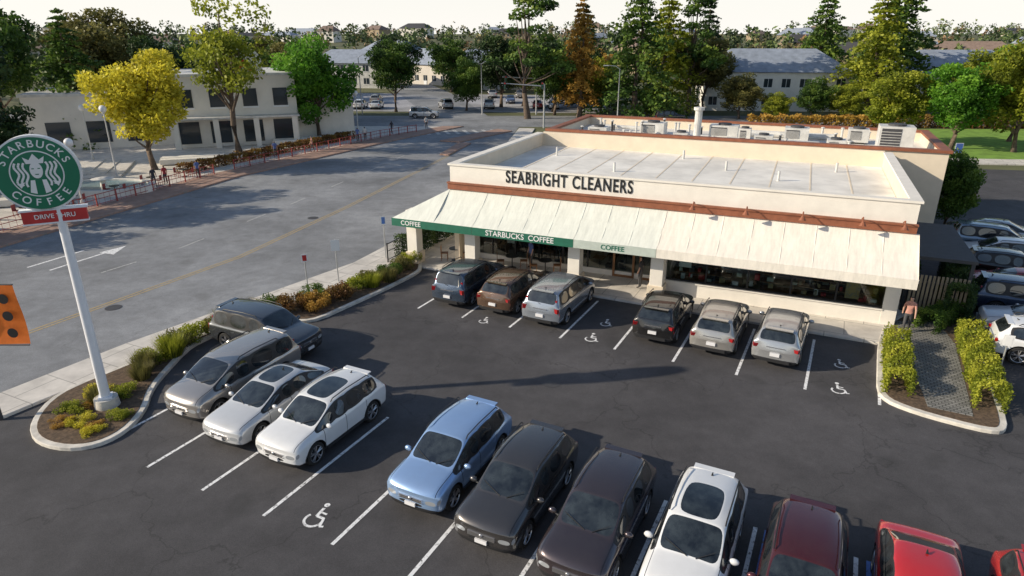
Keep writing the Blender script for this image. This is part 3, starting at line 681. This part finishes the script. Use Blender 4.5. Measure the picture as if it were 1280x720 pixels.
text('COFFEE',.34,M['green'],shop,(10.2,-2.10,2.84),(HX,0,0),.004,.006)
tx=text('SEABRIGHT CLEANERS',1.0,M['black'],shop,(7.1,-.022,5.40),(HX,0,0),.01,.018,name='roof_sign_lettering'); tx.scale=(.60,.9,1); tx.data.space_character=1.16
mb=MB()
for s in (13.6,16.0,18.4,20.8,22.4): mb.tube([(s,-.1,4.95),(s,-.5,5.1),(s,-.75,4.95)],[.03,.03,.03],6,1); mb.tube([(s,-.75,4.98),(s,-.8,4.78)],[.05,.16],10,1)
mb.obj('awning_lamps',[M['black'],M['brown']],shop)
mb=MB()
def hvac(s,n,z,w,d,h,m=0):
    mb.box(s-w/2,s+w/2,n-d/2,n+d/2,z+.12,z+h,m); mb.box(s-w/2+.1,s-w/2+.25,n-d/2,n+d/2,z,z+.12,1); mb.box(s+w/2-.25,s+w/2-.1,n-d/2,n+d/2,z,z+.12,1)
    mb.tube([(s,n,z+h),(s,n,z+h+.12)],[min(w,d)*.33]*2,16,1)
    mb.box(s-w/2+.12,s+w*.12,n-d/2-.02,n-d/2+.01,z+.3,z+h-.12,1)
    for k in range(7): mb.box(s-w/2+.12,s+w*.12,n-d/2-.035,n-d/2-.021,z+.33+k*(h-.5)/7,z+.36+k*(h-.5)/7,m)
for q in ((4,16.5,1.4,1.2,.8),(7.5,19,1.8,1.4,1.0),(10,16.5,1.0,1.0,.7),(12.6,19.5,2.0,1.4,1.0),(15.5,16.6,1.2,1.0,.8),(17.5,20,1.6,1.4,1.0),(20,17,1.1,1.1,.7),(23.4,17.5,2.0,1.6,1.7),(21.5,21,1.3,1.2,1.0),(14.2,17.3,.8,.8,1.1)): hvac(q[0],q[1],5.34,q[2],q[3],q[4])
mb.tube([(10.8,18.5,5.3),(10.8,18.5,7.4)],[.26,.26],12,0); mb.tube([(10.8,18.5,7.4),(10.8,18.5,7.6)],[.38,.38],12,0)
mb.tube([(3,21,5.6),(8,21,5.6),(8,17,5.6)],[.15]*3,8,0); mb.tube([(12,21.5,5.6),(20,21.5,5.6)],[.22]*2,8,0); mb.box(13,19,17.6,18.1,5.4,5.7,0)
mb.tube([(13,15.3,5.45),(22,15.3,5.45)],[.06]*2,6,1); mb.tube([(4,15.0,5.42),(12,15.0,5.42)],[.05]*2,6,1)
for s,n in ((3,10),(8,6),(17,7),(20,11),(11,12),(14,9)): mb.tube([(s,n,4.95),(s,n,5.5)],[.07,.07],8,0)
for i in range(30): s=rnd.uniform(2,25); n=rnd.uniform(15,23); h=rnd.uniform(.3,1.1); mb.tube([(s,n,5.34),(s,n,5.34+h)],[.08,.08],8,rnd.randint(0,1)); mb.ball((s,n,5.36+h),(.14,.14,.06),0,8,5)
mb.obj('rooftop_hvac_units',[M['hvac'],M['darkgrey']],shop)
mb=MB()
mb.box(23.3,26.0,2.2,9,2.75,2.9,0)
for s in (23.4,25.85):
    for n in (2.3,5.5,8.8): mb.box(s-.07,s+.07,n-.07,n+.07,.02,2.75,0)
for i in range(14): mb.box(23.5+i*.17,23.6+i*.17,1.9,1.96,.1,2.1,1)
mb.box(23.45,25.9,1.965,2.0,.3,.4,0); mb.box(23.45,25.9,1.965,2.0,1.7,1.8,0)
mb.obj('side_pergola',[M['darkgrey'],M['tan']],shop)
def fence(name,pts,h,mat,step=.12,post=1.8,z=.13,rail=.04,mid=True):
    mb=MB()
    for a,b in zip(pts[:-1],pts[1:]):
        a=Vector(a);b=Vector(b);L=(b-a).length; ang=math.atan2(b.y-a.y,b.x-a.x); c=(a+b)/2
        mb.cbox((c.x,c.y,z+h),(L,rail,rail),ang); mb.cbox((c.x,c.y,z+.15),(L,rail*.8,rail*.8),ang)
        if mid: mb.cbox((c.x,c.y,z+h*.6),(L,rail*.8,rail*.8),ang)
        n=int(L/post)+1
        for i in range(n+1): p=a.lerp(b,i/n); mb.cbox((p.x,p.y,z+h/2+.03),(rail*1.6,rail*1.6,h+.06),ang)
        if step:
            n=int(L/step)
            for i in range(n): p=a.lerp(b,(i+.5)/n); mb.cbox((p.x,p.y,z+h/2),(.015,.015,h-.05),ang)
    return mb.obj(name,[mat])
fence('patio_fence',[(-7.2,36.6),(-5.9,39.6),(-4.2,43.5)],1.1,M['black'])
hedge('hedge',(-6.5,37.2),(-3.9,43.2),.7,1.2,'dark')
def table(x,y,z=.13,col_='wood'):
    mb=MB(); mb.tube([(0,0,.7),(0,0,.73)],[.38,.38],16,0); mb.tube([(0,0,0),(0,0,.7)],[.03,.03],8,0); mb.tube([(0,0,0),(0,0,.02)],[.25,.25],12,0); mb.obj('patio_table',[M['black']],loc=(x,y,z),smooth=True)
    for a in (0,3.14):
        mb=MB(); mb.box(-.2,.2,-.2,.2,.43,.46,0); mb.box(.18,.21,-.2,.2,.46,.88,0)
        for sx in (-.18,.18):
            for sy in (-.18,.18): mb.box(sx-.015,sx+.015,sy-.015,sy+.015,0,.43,0)
        mb.obj('patio_chair',[M[col_]],loc=(x+math.cos(a)*.65,y+math.sin(a)*.65,z),rot=a)
def LW(s,n): return (-3.7+.919*s+.394*n, 36.6-.394*s+.919*n)
for s in (0.2,3.8,5.8): table(*LW(s,.55))
# ------------------------------------------------------------------ pylon sign
sg=empty('pylon_sign',(-14.4,20.6,0),math.radians(26))
mb=MB(); mb.tube([(0,0,.1),(0,0,7.5)],[.17,.13],20,0); mb.tube([(0,0,.1),(0,0,.5)],[.42,.38],16,1); mb.box(-.22,.22,-.22,.22,.5,.56,0)
mb.obj('pole',[M['polewhite'],M['kerb']],sg,smooth=True)
mb=MB(); mb.box(-1.0,.75,-.12,.12,6.95,7.33,0); mb.box(-1.05,.8,-.14,.14,7.33,7.39,1); mb.box(-1.02,.77,-.13,.13,6.9,6.948,1); mb.obj('lower_panel',[M['red'],M['polewhite'],M['signwhite']],sg)
text('DRIVE THRU',.2,M['signwhite'],sg,(-.12,-.128,7.14),(HX,0,0),.003,.002)
ds=empty('disc'); ds.parent=sg; ds.location=(-.3,0,8.5); ds.rotation_euler=(HX,0,0); ds.scale=(.93,.93,1)
mb=MB()
def disc(r,z0,z1,m,n=56): mb.tube([(0,0,z0),(0,0,z1)],[r,r],n,m)
disc(1.25,-.14,.14,1); disc(1.19,.14,.155,0); disc(.76,.155,.165,1); disc(.72,.165,.175,0)
def flat(poly,z,m,t=.01): mb.prism(poly,z,z+t,m)
flat([(.2*math.cos(t)*.9,.12+.27*math.sin(t)) for t in np.linspace(0,6.283,22)[:-1]],.175,1)
flat([(-.24,.34),(-.3,.56),(-.14,.46),(0,.66),(.14,.46),(.3,.56),(.24,.34)],.176,1)
for sgn in (-1,1):
    for r0 in (.30,.42,.54):
        pts=[]
        for t in np.linspace(0,1,12): pts.append((sgn*(r0+.05*math.sin(t*9)),.38-.85*t*(1.05-.4*r0)))
        for a,b in zip(pts[:-1],pts[1:]): mb.line(a,b,.065,.1852,1)
    flat([(sgn*.1,-.2),(sgn*.22,-.2),(sgn*.3,-.6),(sgn*.12,-.66)],.175,1)
    flat([(sgn*.05,.16),(sgn*.12,.16),(sgn*.12,.19),(sgn*.05,.19)],.186,0)
    flat([(sgn*.6,-.3),(sgn*.52,-.45),(sgn*.38,-.25)],.175,1)
flat([(-.06,0),(.06,0),(.04,-.03),(-.04,-.03)],.186,0)
mb.obj('disc_face',[M['signgreen'],M['signwhite']],ds)
for body,a0,a1,fl in (('STARBUCKS',155,25,1),('COFFEE',-138,-42,-1)):
    for i,ch in enumerate(body):
        a=math.radians(a0+(a1-a0)*i/(len(body)-1)); r=.97
        text(ch,.34,M['signwhite'],ds,(r*math.cos(a),r*math.sin(a),.16),(0,0,a-fl*math.pi/2),.004,.004,name='letter')
bn=empty('street_banner',(-17.0,19.9,0)); mb=MB(); mb.tube([(-.75,0,0),(-.75,0,6.2)],[.09,.06],10,0); mb.tube([(-.75,0,5.02),(1.0,0,5.02)],[.025]*2,6,0); mb.tube([(-.75,0,2.88),(1.0,0,2.88)],[.025]*2,6,0); mb.obj('pole',[M['darkgrey']],bn,smooth=True)
mb=MB(); n=8
for i in range(n):
    z0=2.9+2.1*i/n; z1=2.9+2.1*(i+1)/n; f=lambda z:.06*math.sin(z*2.2)
    mb.add([(-.1,f(z0),z0),(1.0,f(z0)+.05,z0),(1.0,f(z1)+.05,z1),(-.1,f(z1),z1)],[(0,1,2,3)],0)
mb.obj('cloth',[M['orange']],bn,smooth=True)
for i,zz in enumerate((3.35,3.95,4.55)):
    mb=MB(); mb.prism([(.17*math.cos(t),.17*math.sin(t)) for t in np.linspace(0,6.283,20)[:-1]],0,.01); o=mb.obj('motif',[M['black']],bn,loc=(.62,-.075,zz)); o.rotation_euler=(HX,0,0)
# ------------------------------------------------------------------ planting
for x,y,r,h,p in ((-15.4,20.2,.6,.45,'ygreen'),(-14.7,19.5,.55,.4,'yellow'),(-13.6,19.9,.5,.4,'ygreen'),(-15.3,19.4,.45,.35,'rust'),(-13.9,18.9,.45,.35,'yellow'),(-14.2,21.5,.6,.5,'ygreen'),(-15.2,21.5,.6,.5,'yellow'),(-14.0,19.2,.4,.3,'rust'),(-14.9,20.5,.4,.35,'rust'),
 (-14.2,25.2,.95,.95,'olive'),(-14.6,24.0,.8,.8,'ygreen'),(-13.7,26.3,.9,.95,'ygreen'),(-13.1,27.0,.9,.9,'olive'),(-11.6,29.2,.9,1.0,'green'),(-10.5,29.4,1.0,1.15,'redh'),(-9.5,29.6,.9,1.1,'rust'),(-10.0,30.9,.9,1.0,'green'),(-8.8,30.8,1.0,1.05,'redh'),(-8.2,32.2,.9,.9,'ygreen'),(-7.6,33.4,.8,.8,'olive'),
 (-6.7,34.2,.8,1.1,'green'),(-6.2,35.4,.8,1.1,'olive'),(-5.8,36.4,.7,1.1,'ygreen'),(-12.5,28.4,.8,.8,'ygreen')): shrub(x,y,r,h,p)
for x,y,s in ((-14.5,23.4,.9),(-14.0,24.6,1.1),(-14.2,22.6,.8),(-13.0,27.5,1.0),(-12.4,28.6,1.0),(-7.3,32.6,.9),(-6.6,33.4,.9),(-14.9,20.9,.7)): grass(x,y,s,rnd.choice(['olive','ygreen']))
hedge('hedge',(14.1,21.3),(16.3,25.6),.75,.75,'ygreen'); hedge('hedge',(16.75,20.2),(19.9,26.4),.8,.8,'ygreen'); hedge('hedge',(18.3,26.9),(20.6,28.6),.8,.8,'green')
hedge('hedge',(20.0,27.4),(22.8,32.5),.9,1.7,'dark'); hedge('hedge',(20.8,33),(26,44),1.0,1.0,'green')
# ------------------------------------------------------------------ trees
tree('autumn_tree','broadB',-35,65,11.8,4.7,'yellow'); tree('tall_tree','airy',-31,76,17.5,5.6,'ygreen'); tree('maple_tree','round',-24.5,86,12.5,5.8,'bright')
for x,y,h,r,p,k in ((-58,70,15,6,'dark','broadA'),(-52,82,15,6,'green','conA'),(-64,86,17,6,'green','broadA'),(-47,94,13,5,'dark','broadB'),(-70,75,16,6,'dark','conA'),(-56,58,10,4.5,'dark','round'),(-42,104,13,6,'green','broadA'),(-34,110,12,5,'olive','broadB'),(-75,95,19,7,'green','broadA'),(-62,105,17,7,'olive','broadB'),(-37,46,8.5,3.6,'dark','broadA'),(-41,52,10,4,'dark','round'),(-38,40,6,3,'dark','round'),(-20,118,12,5,'green','broadA'),(-30,100,9,3.5,'green','broadB'),
 (-8,120,9,4,'green','round'),(2,128,10,5,'ygreen','broadA'),(-14,160,12,6,'green','broadA'),(-2,158,11,6,'olive','round'),(9,155,12,6,'green','broadB'),(-28,163,13,6,'dark','broadA'),(-44,140,12,6,'green','round'),(16,140,11,5,'rust','broadB'),(-54,150,13,6,'olive','broadA'),
 (7,118,12,5,'dark','broadA'),(15,116,9,4,'ygreen','round'),(36,108,7,4,'olive','round'),(13,124,17,5.5,'dark','conA'),(36,130,18,6,'dark','conA'),(-2,126,13,5,'dark','broadB')):
    tree('tree' if k!='conA' else 'conifer_tree',k,x,y,h,r,p)
tree('pine_tree','pine',2.5,108,21,6,'conif'); tree('cypress_tree','conB',10.8,110,17.5,4.2,'rust'); tree('conifer_tree','conA',19.5,108,22,7,'conif'); tree('conifer_tree','conA',25.5,116,20,6.5,'ygreen')
tree('pine_tree','pine',30,116,22,5,'conif'); tree('tree','broadA',33,118,12.5,5.5,'olive'); tree('tree','broadB',7,113,10,4,'green')
tree('conifer_tree','conA',66,150,22,8,'conif'); tree('conifer_tree','conA',58,112,19.5,7.5,'ygreen'); tree('conifer_tree','conB',64,118,22,8,'conif'); tree('tree','broadB',51,78,10,4.4,'bright'); tree('tree','round',57,76,13,5.4,'ygreen'); tree('tree','broadA',62,84,12,5,'bright'); tree('tree','round',46.5,106,6.5,3,'green'); tree('tree','round',51,105,5.5,2.8,'ygreen'); tree('tree','round',40,104,4.5,2.5,'ygreen')
tree('tree','broadB',46,82,9,3.8,'ygreen'); tree('tree','broadA',68,100,11,5,'ygreen'); tree('tree','round',74,96,9,5,'bright')
tree('tree','round',29.0,43.2,5.6,2.1,'green'); tree('tree','round',31.5,50,5,2,'green')
for i,(xa,xb,yy,p) in enumerate(((34,56,101.0,'rust'),(57,74,100.5,'redh'))): hedge('hedge',(xa,yy-3),(xb,yy-4),1.6,1.5,p,0,60,.18)
def mass(name,n,reg,pal,hh,per=5,leaf=.75):
    P=[];T=[]
    for i in range(n):
        y=rng.uniform(reg[2],reg[3]); t=rng.uniform(reg[0],reg[1]); x=t*y
        h=rng.uniform(*hh); r=h*rng.uniform(.32,.5); p,tt,_=crown_broad(h,r,h*.12,12,per,0); k=np.array([x,y,HZ(y)])
        P.append(p+k); T.append(tt*.7+.3*rng.random())
    P=np.concatenate(P); T=np.concatenate(T)
    o=bpy.data.objects.new(name,leaf_mesh(name,P,leaf*rng.uniform(.6,1.3,len(P)),T,G[pal])); COL.objects.link(o)
mass('distant_trees',240,(-1,1,205,640),'fdark',(8,16),3.0,.9); mass('distant_trees',170,(-1,1,185,620),'folive',(7,14),3.0,.85); mass('distant_trees',110,(-1,1,195,600),'frust',(6,12),3.0,.8); mass('distant_trees',240,(-1,1,195,640),'fgreen',(8,16),3.0,.85)
mass('background_trees',70,(-1.1,-.42,108,195),'fgreen',(9,15),5,.5); mass('background_trees',40,(-1.1,-.42,112,195),'fdark',(8,14),5,.5); mass('background_trees',50,(.42,1.1,150,200),'fgreen',(7,12),5,.5); mass('background_trees',25,(.25,1.1,150,200),'folive',(6,11),5,.5); mass('background_trees',20,(-.4,.2,165,195),'fgreen',(6,11),5,.5)
# ------------------------------------------------------------------ houses
def house(name,x,y,rot,L,W,H,rh,wall,roof,rows=1):
    e=empty(name,(x,y,HZ(y)),rot); mb=MB(); mb.box(-L/2,L/2,-W/2,W/2,-.5,H-.2,0)
    mb.obj('walls',[wall],e)
    mb=MB(); o=.5; zz=H-.12; ins=min(L*.2,W/2)
    v=[(-L/2-o,-W/2-o,zz),(L/2+o,-W/2-o,zz),(L/2+o,W/2+o,zz),(-L/2-o,W/2+o,zz),(-L/2+ins,0,H+rh),(L/2-ins,0,H+rh)]
    mb.add(v,[(0,1,5,4),(1,2,5),(2,3,4,5),(3,0,4),(0,3,2,1)]); mb.obj('roof',[roof],e)
    mb=MB(); n=max(2,int(L/3))
    for r in range(rows):
        z0=1.0+r*3
        if z0+1.5>H-.3: continue
        for i in range(n):
            cx=-L/2+(i+.5)*L/n; mb.box(cx-.7,cx+.7,-W/2-.05,-W/2+.1,z0,z0+1.4,0); mb.box(cx-.8,cx+.8,-W/2-.08,-W/2+.05,z0-.12,z0-.002,1); mb.box(cx-.03,cx+.03,-W/2-.07,-W/2-.04,z0,z0+1.4,1)
    mb.box(-.5,.5,-W/2-.12,-W/2,.05,.9,1)
    mb.obj('windows',[M['win'],M['signwhite']],e)
house('white_house',46,124,-.1,24,10,6.6,3.6,M['wallwhite'],M['roofgrey'],2); house('grey_house',80,124,-.12,26,11,6.2,3.8,M['beige'],M['roofgrey'],2); house('house',108,124,-.1,18,10,5.8,3.4,M['wallwhite'],M['roofgrey'],2)
house('house',-4,172,.1,22,10,6.2,3,M['wallwhite'],M['roofgrey'],2); house('house',-40,178,-.2,20,10,6,3,M['hvac'],M['roofgrey'],2); house('house',14,168,.0,12,8,4.5,2.5,M['beige'],M['roofbrown'],1); house('house',-62,150,.3,20,10,7,3,M['hvac'],M['roofgrey'],2)
for i in range(58):
    y=190+480*(i/58)**.9+rnd.uniform(-8,8); x=rnd.uniform(-.85,.85)*y
    house('house',x,y,rnd.uniform(-.7,.7),rnd.uniform(10,30),rnd.uniform(8,13),rnd.uniform(4,9),rnd.uniform(1.5,4.5),rnd.choice([M['wallwhite'],M['beige'],M['tan']]),rnd.choice([M['roofgrey'],M['roofbrown'],M['darkgrey']]),2)
st=empty('store_building',(-32.6,80.5,0),math.radians(20)); mb=MB()
mb.box(-7,7,0,14,0,8.0,0); mb.box(-7.2,7.2,-.2,14.2,8.0,8.3,1); mb.box(-22,-7,3,14,0,6.0,0); mb.box(-22.2,-7.3,2.8,14.2,6.0,6.3,1); mb.box(7,14,3,14,0,5,2)
mb.box(-7.1,7.1,-1.8,0,3.4,3.6,1)
for x in (-6.5,-2.2,2.2,6.5): mb.box(x-.3,x+.3,-1.7,-1.2,0,3.4,0)
mb.obj('walls',[M['storewall'],M['hvac'],M['wallwhite']],st)
mb=MB()
for x in (-5.2,-1.8,1.8,5.2): mb.box(x-1.1,x+1.1,-.06,.1,.5,3.0,0); mb.box(x-.8,x+.8,-.06,.1,4.6,6.6,0); mb.box(x-.9,x+.9,-.12,.05,4.4,4.58,1)
for x in (-19,-15,-11): mb.box(x-1.2,x+1.2,2.94,3.1,.8,3.2,0)
mb.obj('windows',[M['win'],M['signwhite']],st)
mb=MB(); mb.prism([(-2.0,0)]+[(2.0*math.cos(t),1.2+1.7*math.sin(t)) for t in np.linspace(math.pi,0,18)]+[(2.0,0)],0,.5,0); mb.prism([(-1.3,.25),(0,1.6),(1.3,.25),(.5,.25),(0,.8),(-.5,.25)],.5,.56,1)
o=mb.obj('arched_sign',[M['signwhite'],M['red']],st,loc=(1.6,.3,8.3)); o.rotation_euler=(HX,0,0)
fo=empty('fountain',(-34.5,55.5,.12)); mb=MB()
ring=[(4.2*math.cos(t),2.6*math.sin(t)) for t in np.linspace(0,6.283,33)[:-1]]; n=32
vs=[(x,y,0) for x,y in ring]+[(x,y,.55) for x,y in ring]+[(x*.88,y*.88,.55) for x,y in ring]+[(x*.88,y*.88,.3) for x,y in ring]
mb.add(vs,[(a*n+i,a*n+(i+1)%n,(a+1)*n+(i+1)%n,(a+1)*n+i) for a in range(3) for i in range(n)],0); mb.tube([(0,0,.1),(0,0,1.0),(0,0,1.05)],[.3,.2,.9],16,0)
mb.obj('basin',[M['wallwhite']],fo); mb=MB(); mb.sheet([(x*.88,y*.88) for x,y in ring],.42); mb.obj('water',[M['water']],fo)
for x,y,L,W in ((-42,50,7,3),(-26,82,6,2.5),(-33,69,6,2.5)):
    mb=MB(); mb.cbox((0,0,.35),(L,W,.5),0,0); mb.cbox((0,0,.615),(L+.1,.35,.05),0,0); mb.obj('plaza_planter',[M['wallwhite']],loc=(x,y,.1),rot=.35,bevel=.04)
mb=MB()
for i in range(3): mb.cbox((-41-i*1.2,64+i*.6,.12+.08*(i+1)),(7-i,9-i*1.4,.16),.35,0)
mb.obj('plaza_terrace_steps',[M['conc']],bevel=.02)
fence('red_railing',[(-41.5,26),(-35.3,38.7),(-31.9,50),(-28.2,62.6)],.9,M['rail'],step=.5,post=2,z=.14,rail=.05); fence('red_railing',[(-27.2,65),(-16.9,86.6),(-13,92)],.9,M['rail'],step=.5,post=2,z=.14,rail=.05)
hedge('hedge',(-42,30),(-37,41),1.2,1.0,'olive',.12,250,.09); hedge('hedge',(-31.5,63),(-20.5,86),1.0,.8,'redh',.12,120,.12); hedge('hedge',(-45,44),(-40,57),2,1.2,'green',.12,160,.12)
for i in range(6): t=i/5; table(-36.4+t*6.0,43+t*18+.3,.14,'rail')
def lamp(x,y,h=5.2):
    e=empty('street_lamp',(x,y,.1)); mb=MB(); mb.tube([(0,0,0),(0,0,.5),(0,0,.55),(0,0,h)],[.14,.12,.07,.05],10,0); mb.tube([(0,0,h),(0,0,h+.12)],[.12,.16],10,0); mb.obj('post',[M['hvac']],e,smooth=True)
    mb=MB(); mb.ball((0,0,h+.4),.32,0,16,10); mb.obj('globe',[M['signwhite']],e,smooth=True)
lamp(-44,70,5); lamp(-36.5,61,5.8); lamp(-20,88,5); lamp(-33,50,4.5)
def signal(x,y,rot):
    e=empty('traffic_signal',(x,y,.1),rot); mb=MB(); mb.tube([(0,0,0),(0,0,6)],[.14,.1],10,0); mb.tube([(0,0,5.7),(-6,0,6.1)],[.08,.05],8,0); mb.obj('mast',[M['metal']],e,smooth=True)
    mb=MB()
    for sx in (-5.5,-.3): mb.box(sx-.17,sx+.17,-.35,-.1,5.3,6.3,0); [mb.tube([(sx,-.36,5.5+k*.3),(sx,-.4,5.5+k*.3)],[.1,.1],10,1+k//2) for k in range(3)]
    mb.obj('heads',[M['black'],M['green'],M['red']],e)
signal(4.5,96,0); signal(4,113,.4)
def streetlight(x,y,h,rot=0):
    e=empty('street_lamp',(x,y,0),rot); mb=MB(); mb.tube([(0,0,0),(0,0,h),(.6,0,h+.4),(1.8,0,h+.5)],[.1,.07,.05,.04],8,0); mb.box(1.6,2.3,-.12,.12,h+.42,h+.54,0); mb.obj('post',[M['metal']],e,smooth=True)
streetlight(15,97,8,3.1); streetlight(-25,114,9); streetlight(-5,114,8)
def postsign(name,x,y,h,c,rot=0,w=.45,hh=.6):
    e=empty(name,(x,y,.05),rot); mb=MB(); mb.tube([(0,0,0),(0,0,h)],[.03,.03],8,0); mb.obj('post',[M['metal']],e); mb=MB(); mb.box(-w/2,w/2,-.045,-.03,h-hh,h,0); mb.box(-w/2+.05,w/2-.05,-.05,-.0455,h-hh+.05,h-.05,1); mb.obj('panel',[M['signwhite'],c],e)
postsign('parking_sign',18.9,22.9,1.8,M['signwhite'],-.4,.35,.45); postsign('traffic_sign',-9.3,33.4,2.4,M['signwhite'],.3); postsign('traffic_sign',-10.4,31.6,2.2,M['red'],.3,.3,.4); postsign('traffic_sign',-7.5,37.5,2.6,M['blue'],.2,.3,.5)
postsign('traffic_sign',40,60,3.4,M['blue'],.0,.7,.9)
# ------------------------------------------------------------------ people
def person_mesh(stride=.0):
    V=[(0,0,.95),(0,0,1.15),(0,0,1.36),(0,0,1.49),(0,.01,1.58),(0,.02,1.69)]; E=[(0,1),(1,2),(2,3),(3,4),(4,5)]; Rr=[.135,.12,.135,.05,.085,.075]
    def ad(p,par,r): V.append(p);E.append((par,len(V)-1));Rr.append(r); return len(V)-1
    for s in (-1,1):
        a=ad((s*.17,0,1.40),2,.062); b_=ad((s*.23,-s*stride*.5,1.14),a,.045); c=ad((s*.24,-s*stride+.08,.9),b_,.032); ad((s*.24,-s*stride+.11,.82),c,.035)
        a=ad((s*.09,0,.86),0,.095); b_=ad((s*.1,s*stride*.5+.03,.49),a,.065); c=ad((s*.1,s*stride,.09),b_,.042); ad((s*.11,s*stride+.15,.04),c,.038)
    me=bpy.data.meshes.new('p'); me.from_pydata(V,E,[]); o=bpy.data.objects.new('t',me); COL.objects.link(o)
    sk=o.modifiers.new('s','SKIN'); sk.use_smooth_shade=True
    for i,r in enumerate(Rr): me.skin_vertices[0].data[i].radius=(r,r*(.75 if i in (0,1,2) else 1))
    me.skin_vertices[0].data[0].use_root=True
    ss=o.modifiers.new('ss','SUBSURF'); ss.levels=2
    dg=bpy.context.evaluated_depsgraph_get(); me2=bpy.data.meshes.new_from_object(o.evaluated_get(dg)); bpy.data.objects.remove(o)
    for m in (M['orange'],M['darkgrey'],M['skin'],M['hair']): me2.materials.append(m)
    for p in me2.polygons:
        c=p.center
        if c.z>1.5: p.material_index=3 if (c.z>1.66 or c.y<-.02) else 2
        elif c.z>.93: p.material_index=2 if (abs(c.x)>.19 and c.z<1.2) else 0
        elif abs(c.x)>.195 and c.z>.7: p.material_index=2
        elif c.z>.1: p.material_index=1
        else: p.material_index=3
    return me2
PM=[person_mesh(0),person_mesh(.22)]
sh=[simple('shirt_%d'%i,c,.8) for i,c in enumerate(((.5,.25,.2),(.1,.15,.35),(.6,.58,.55),(.35,.04,.04),(.04,.04,.05)))]
def person(x,y,a,i=0,c=0):
    e=empty('person',(x,y,.14),a); inst('figure',PM[i],e,{0:sh[c]})
person(17.45,26.85,2.6,1,0)
for x,y,a,i,c in ((-19,83,.3,1,1),(-18.3,84,.3,1,2),(-30.5,58,1,0,3),(-31,57,4,0,4),(-34,46,2,0,2),(-34.6,47,5,1,3),(-16,90,1,1,4),(-25.5,72,.4,1,1),(-37.8,42,.4,0,3),(-12,95,.4,0,2),(-28.8,60.6,1,0,1),(-22.5,75.5,2,1,0)): person(x,y,a,i,c)
person(*LW(11.2,.2),1,0,4); person(*LW(4.8,.9),2,0,1)
# ------------------------------------------------------------------ camera, light
cam=bpy.data.cameras.new('camera'); co=bpy.data.objects.new('camera',cam); COL.objects.link(co); co.location=(0,0,12.5); co.rotation_euler=(math.radians(90-20.9),0,0)
cam.sensor_width=36; cam.lens=23.34; cam.clip_end=6000; scene.camera=co
EL=24; AZ=8
d=Vector((math.cos(math.radians(AZ))*math.cos(math.radians(EL)),math.sin(math.radians(AZ))*math.cos(math.radians(EL)),-math.sin(math.radians(EL))))
sl=bpy.data.lights.new('sun','SUN'); sl.energy=5; sl.angle=math.radians(.5); sl.color=(1,.88,.70); so=bpy.data.objects.new('sun',sl); COL.objects.link(so); so.rotation_euler=d.to_track_quat('-Z','Y').to_euler()
w=bpy.data.worlds.new('World'); scene.world=w; w.use_nodes=True; nt=w.node_tree; bg=nt.nodes['Background']
sky=nt.nodes.new('ShaderNodeTexSky'); sky.sky_type='NISHITA'; sky.sun_disc=False; sky.sun_elevation=math.radians(EL); sky.sun_rotation=math.atan2(-d.x,-d.y); sky.dust_density=.8; sky.air_density=1.0
tc=nt.nodes.new('ShaderNodeTexCoord'); sx=nt.nodes.new('ShaderNodeSeparateXYZ'); nt.links.new(tc.outputs['Generated'],sx.inputs[0])
hz=ramp(nt,sx.outputs[2],[(0.0,.95),(.08,.8),(.26,0.0)])
hazec=mixc(nt,hz,sky.outputs[0],(8.0,7.8,7.4))
nt.links.new(hazec,bg.inputs[0]); bg.inputs[1].default_value=.13
scene.view_settings.view_transform='Standard'; scene.view_settings.look='None'; scene.view_settings.exposure=0
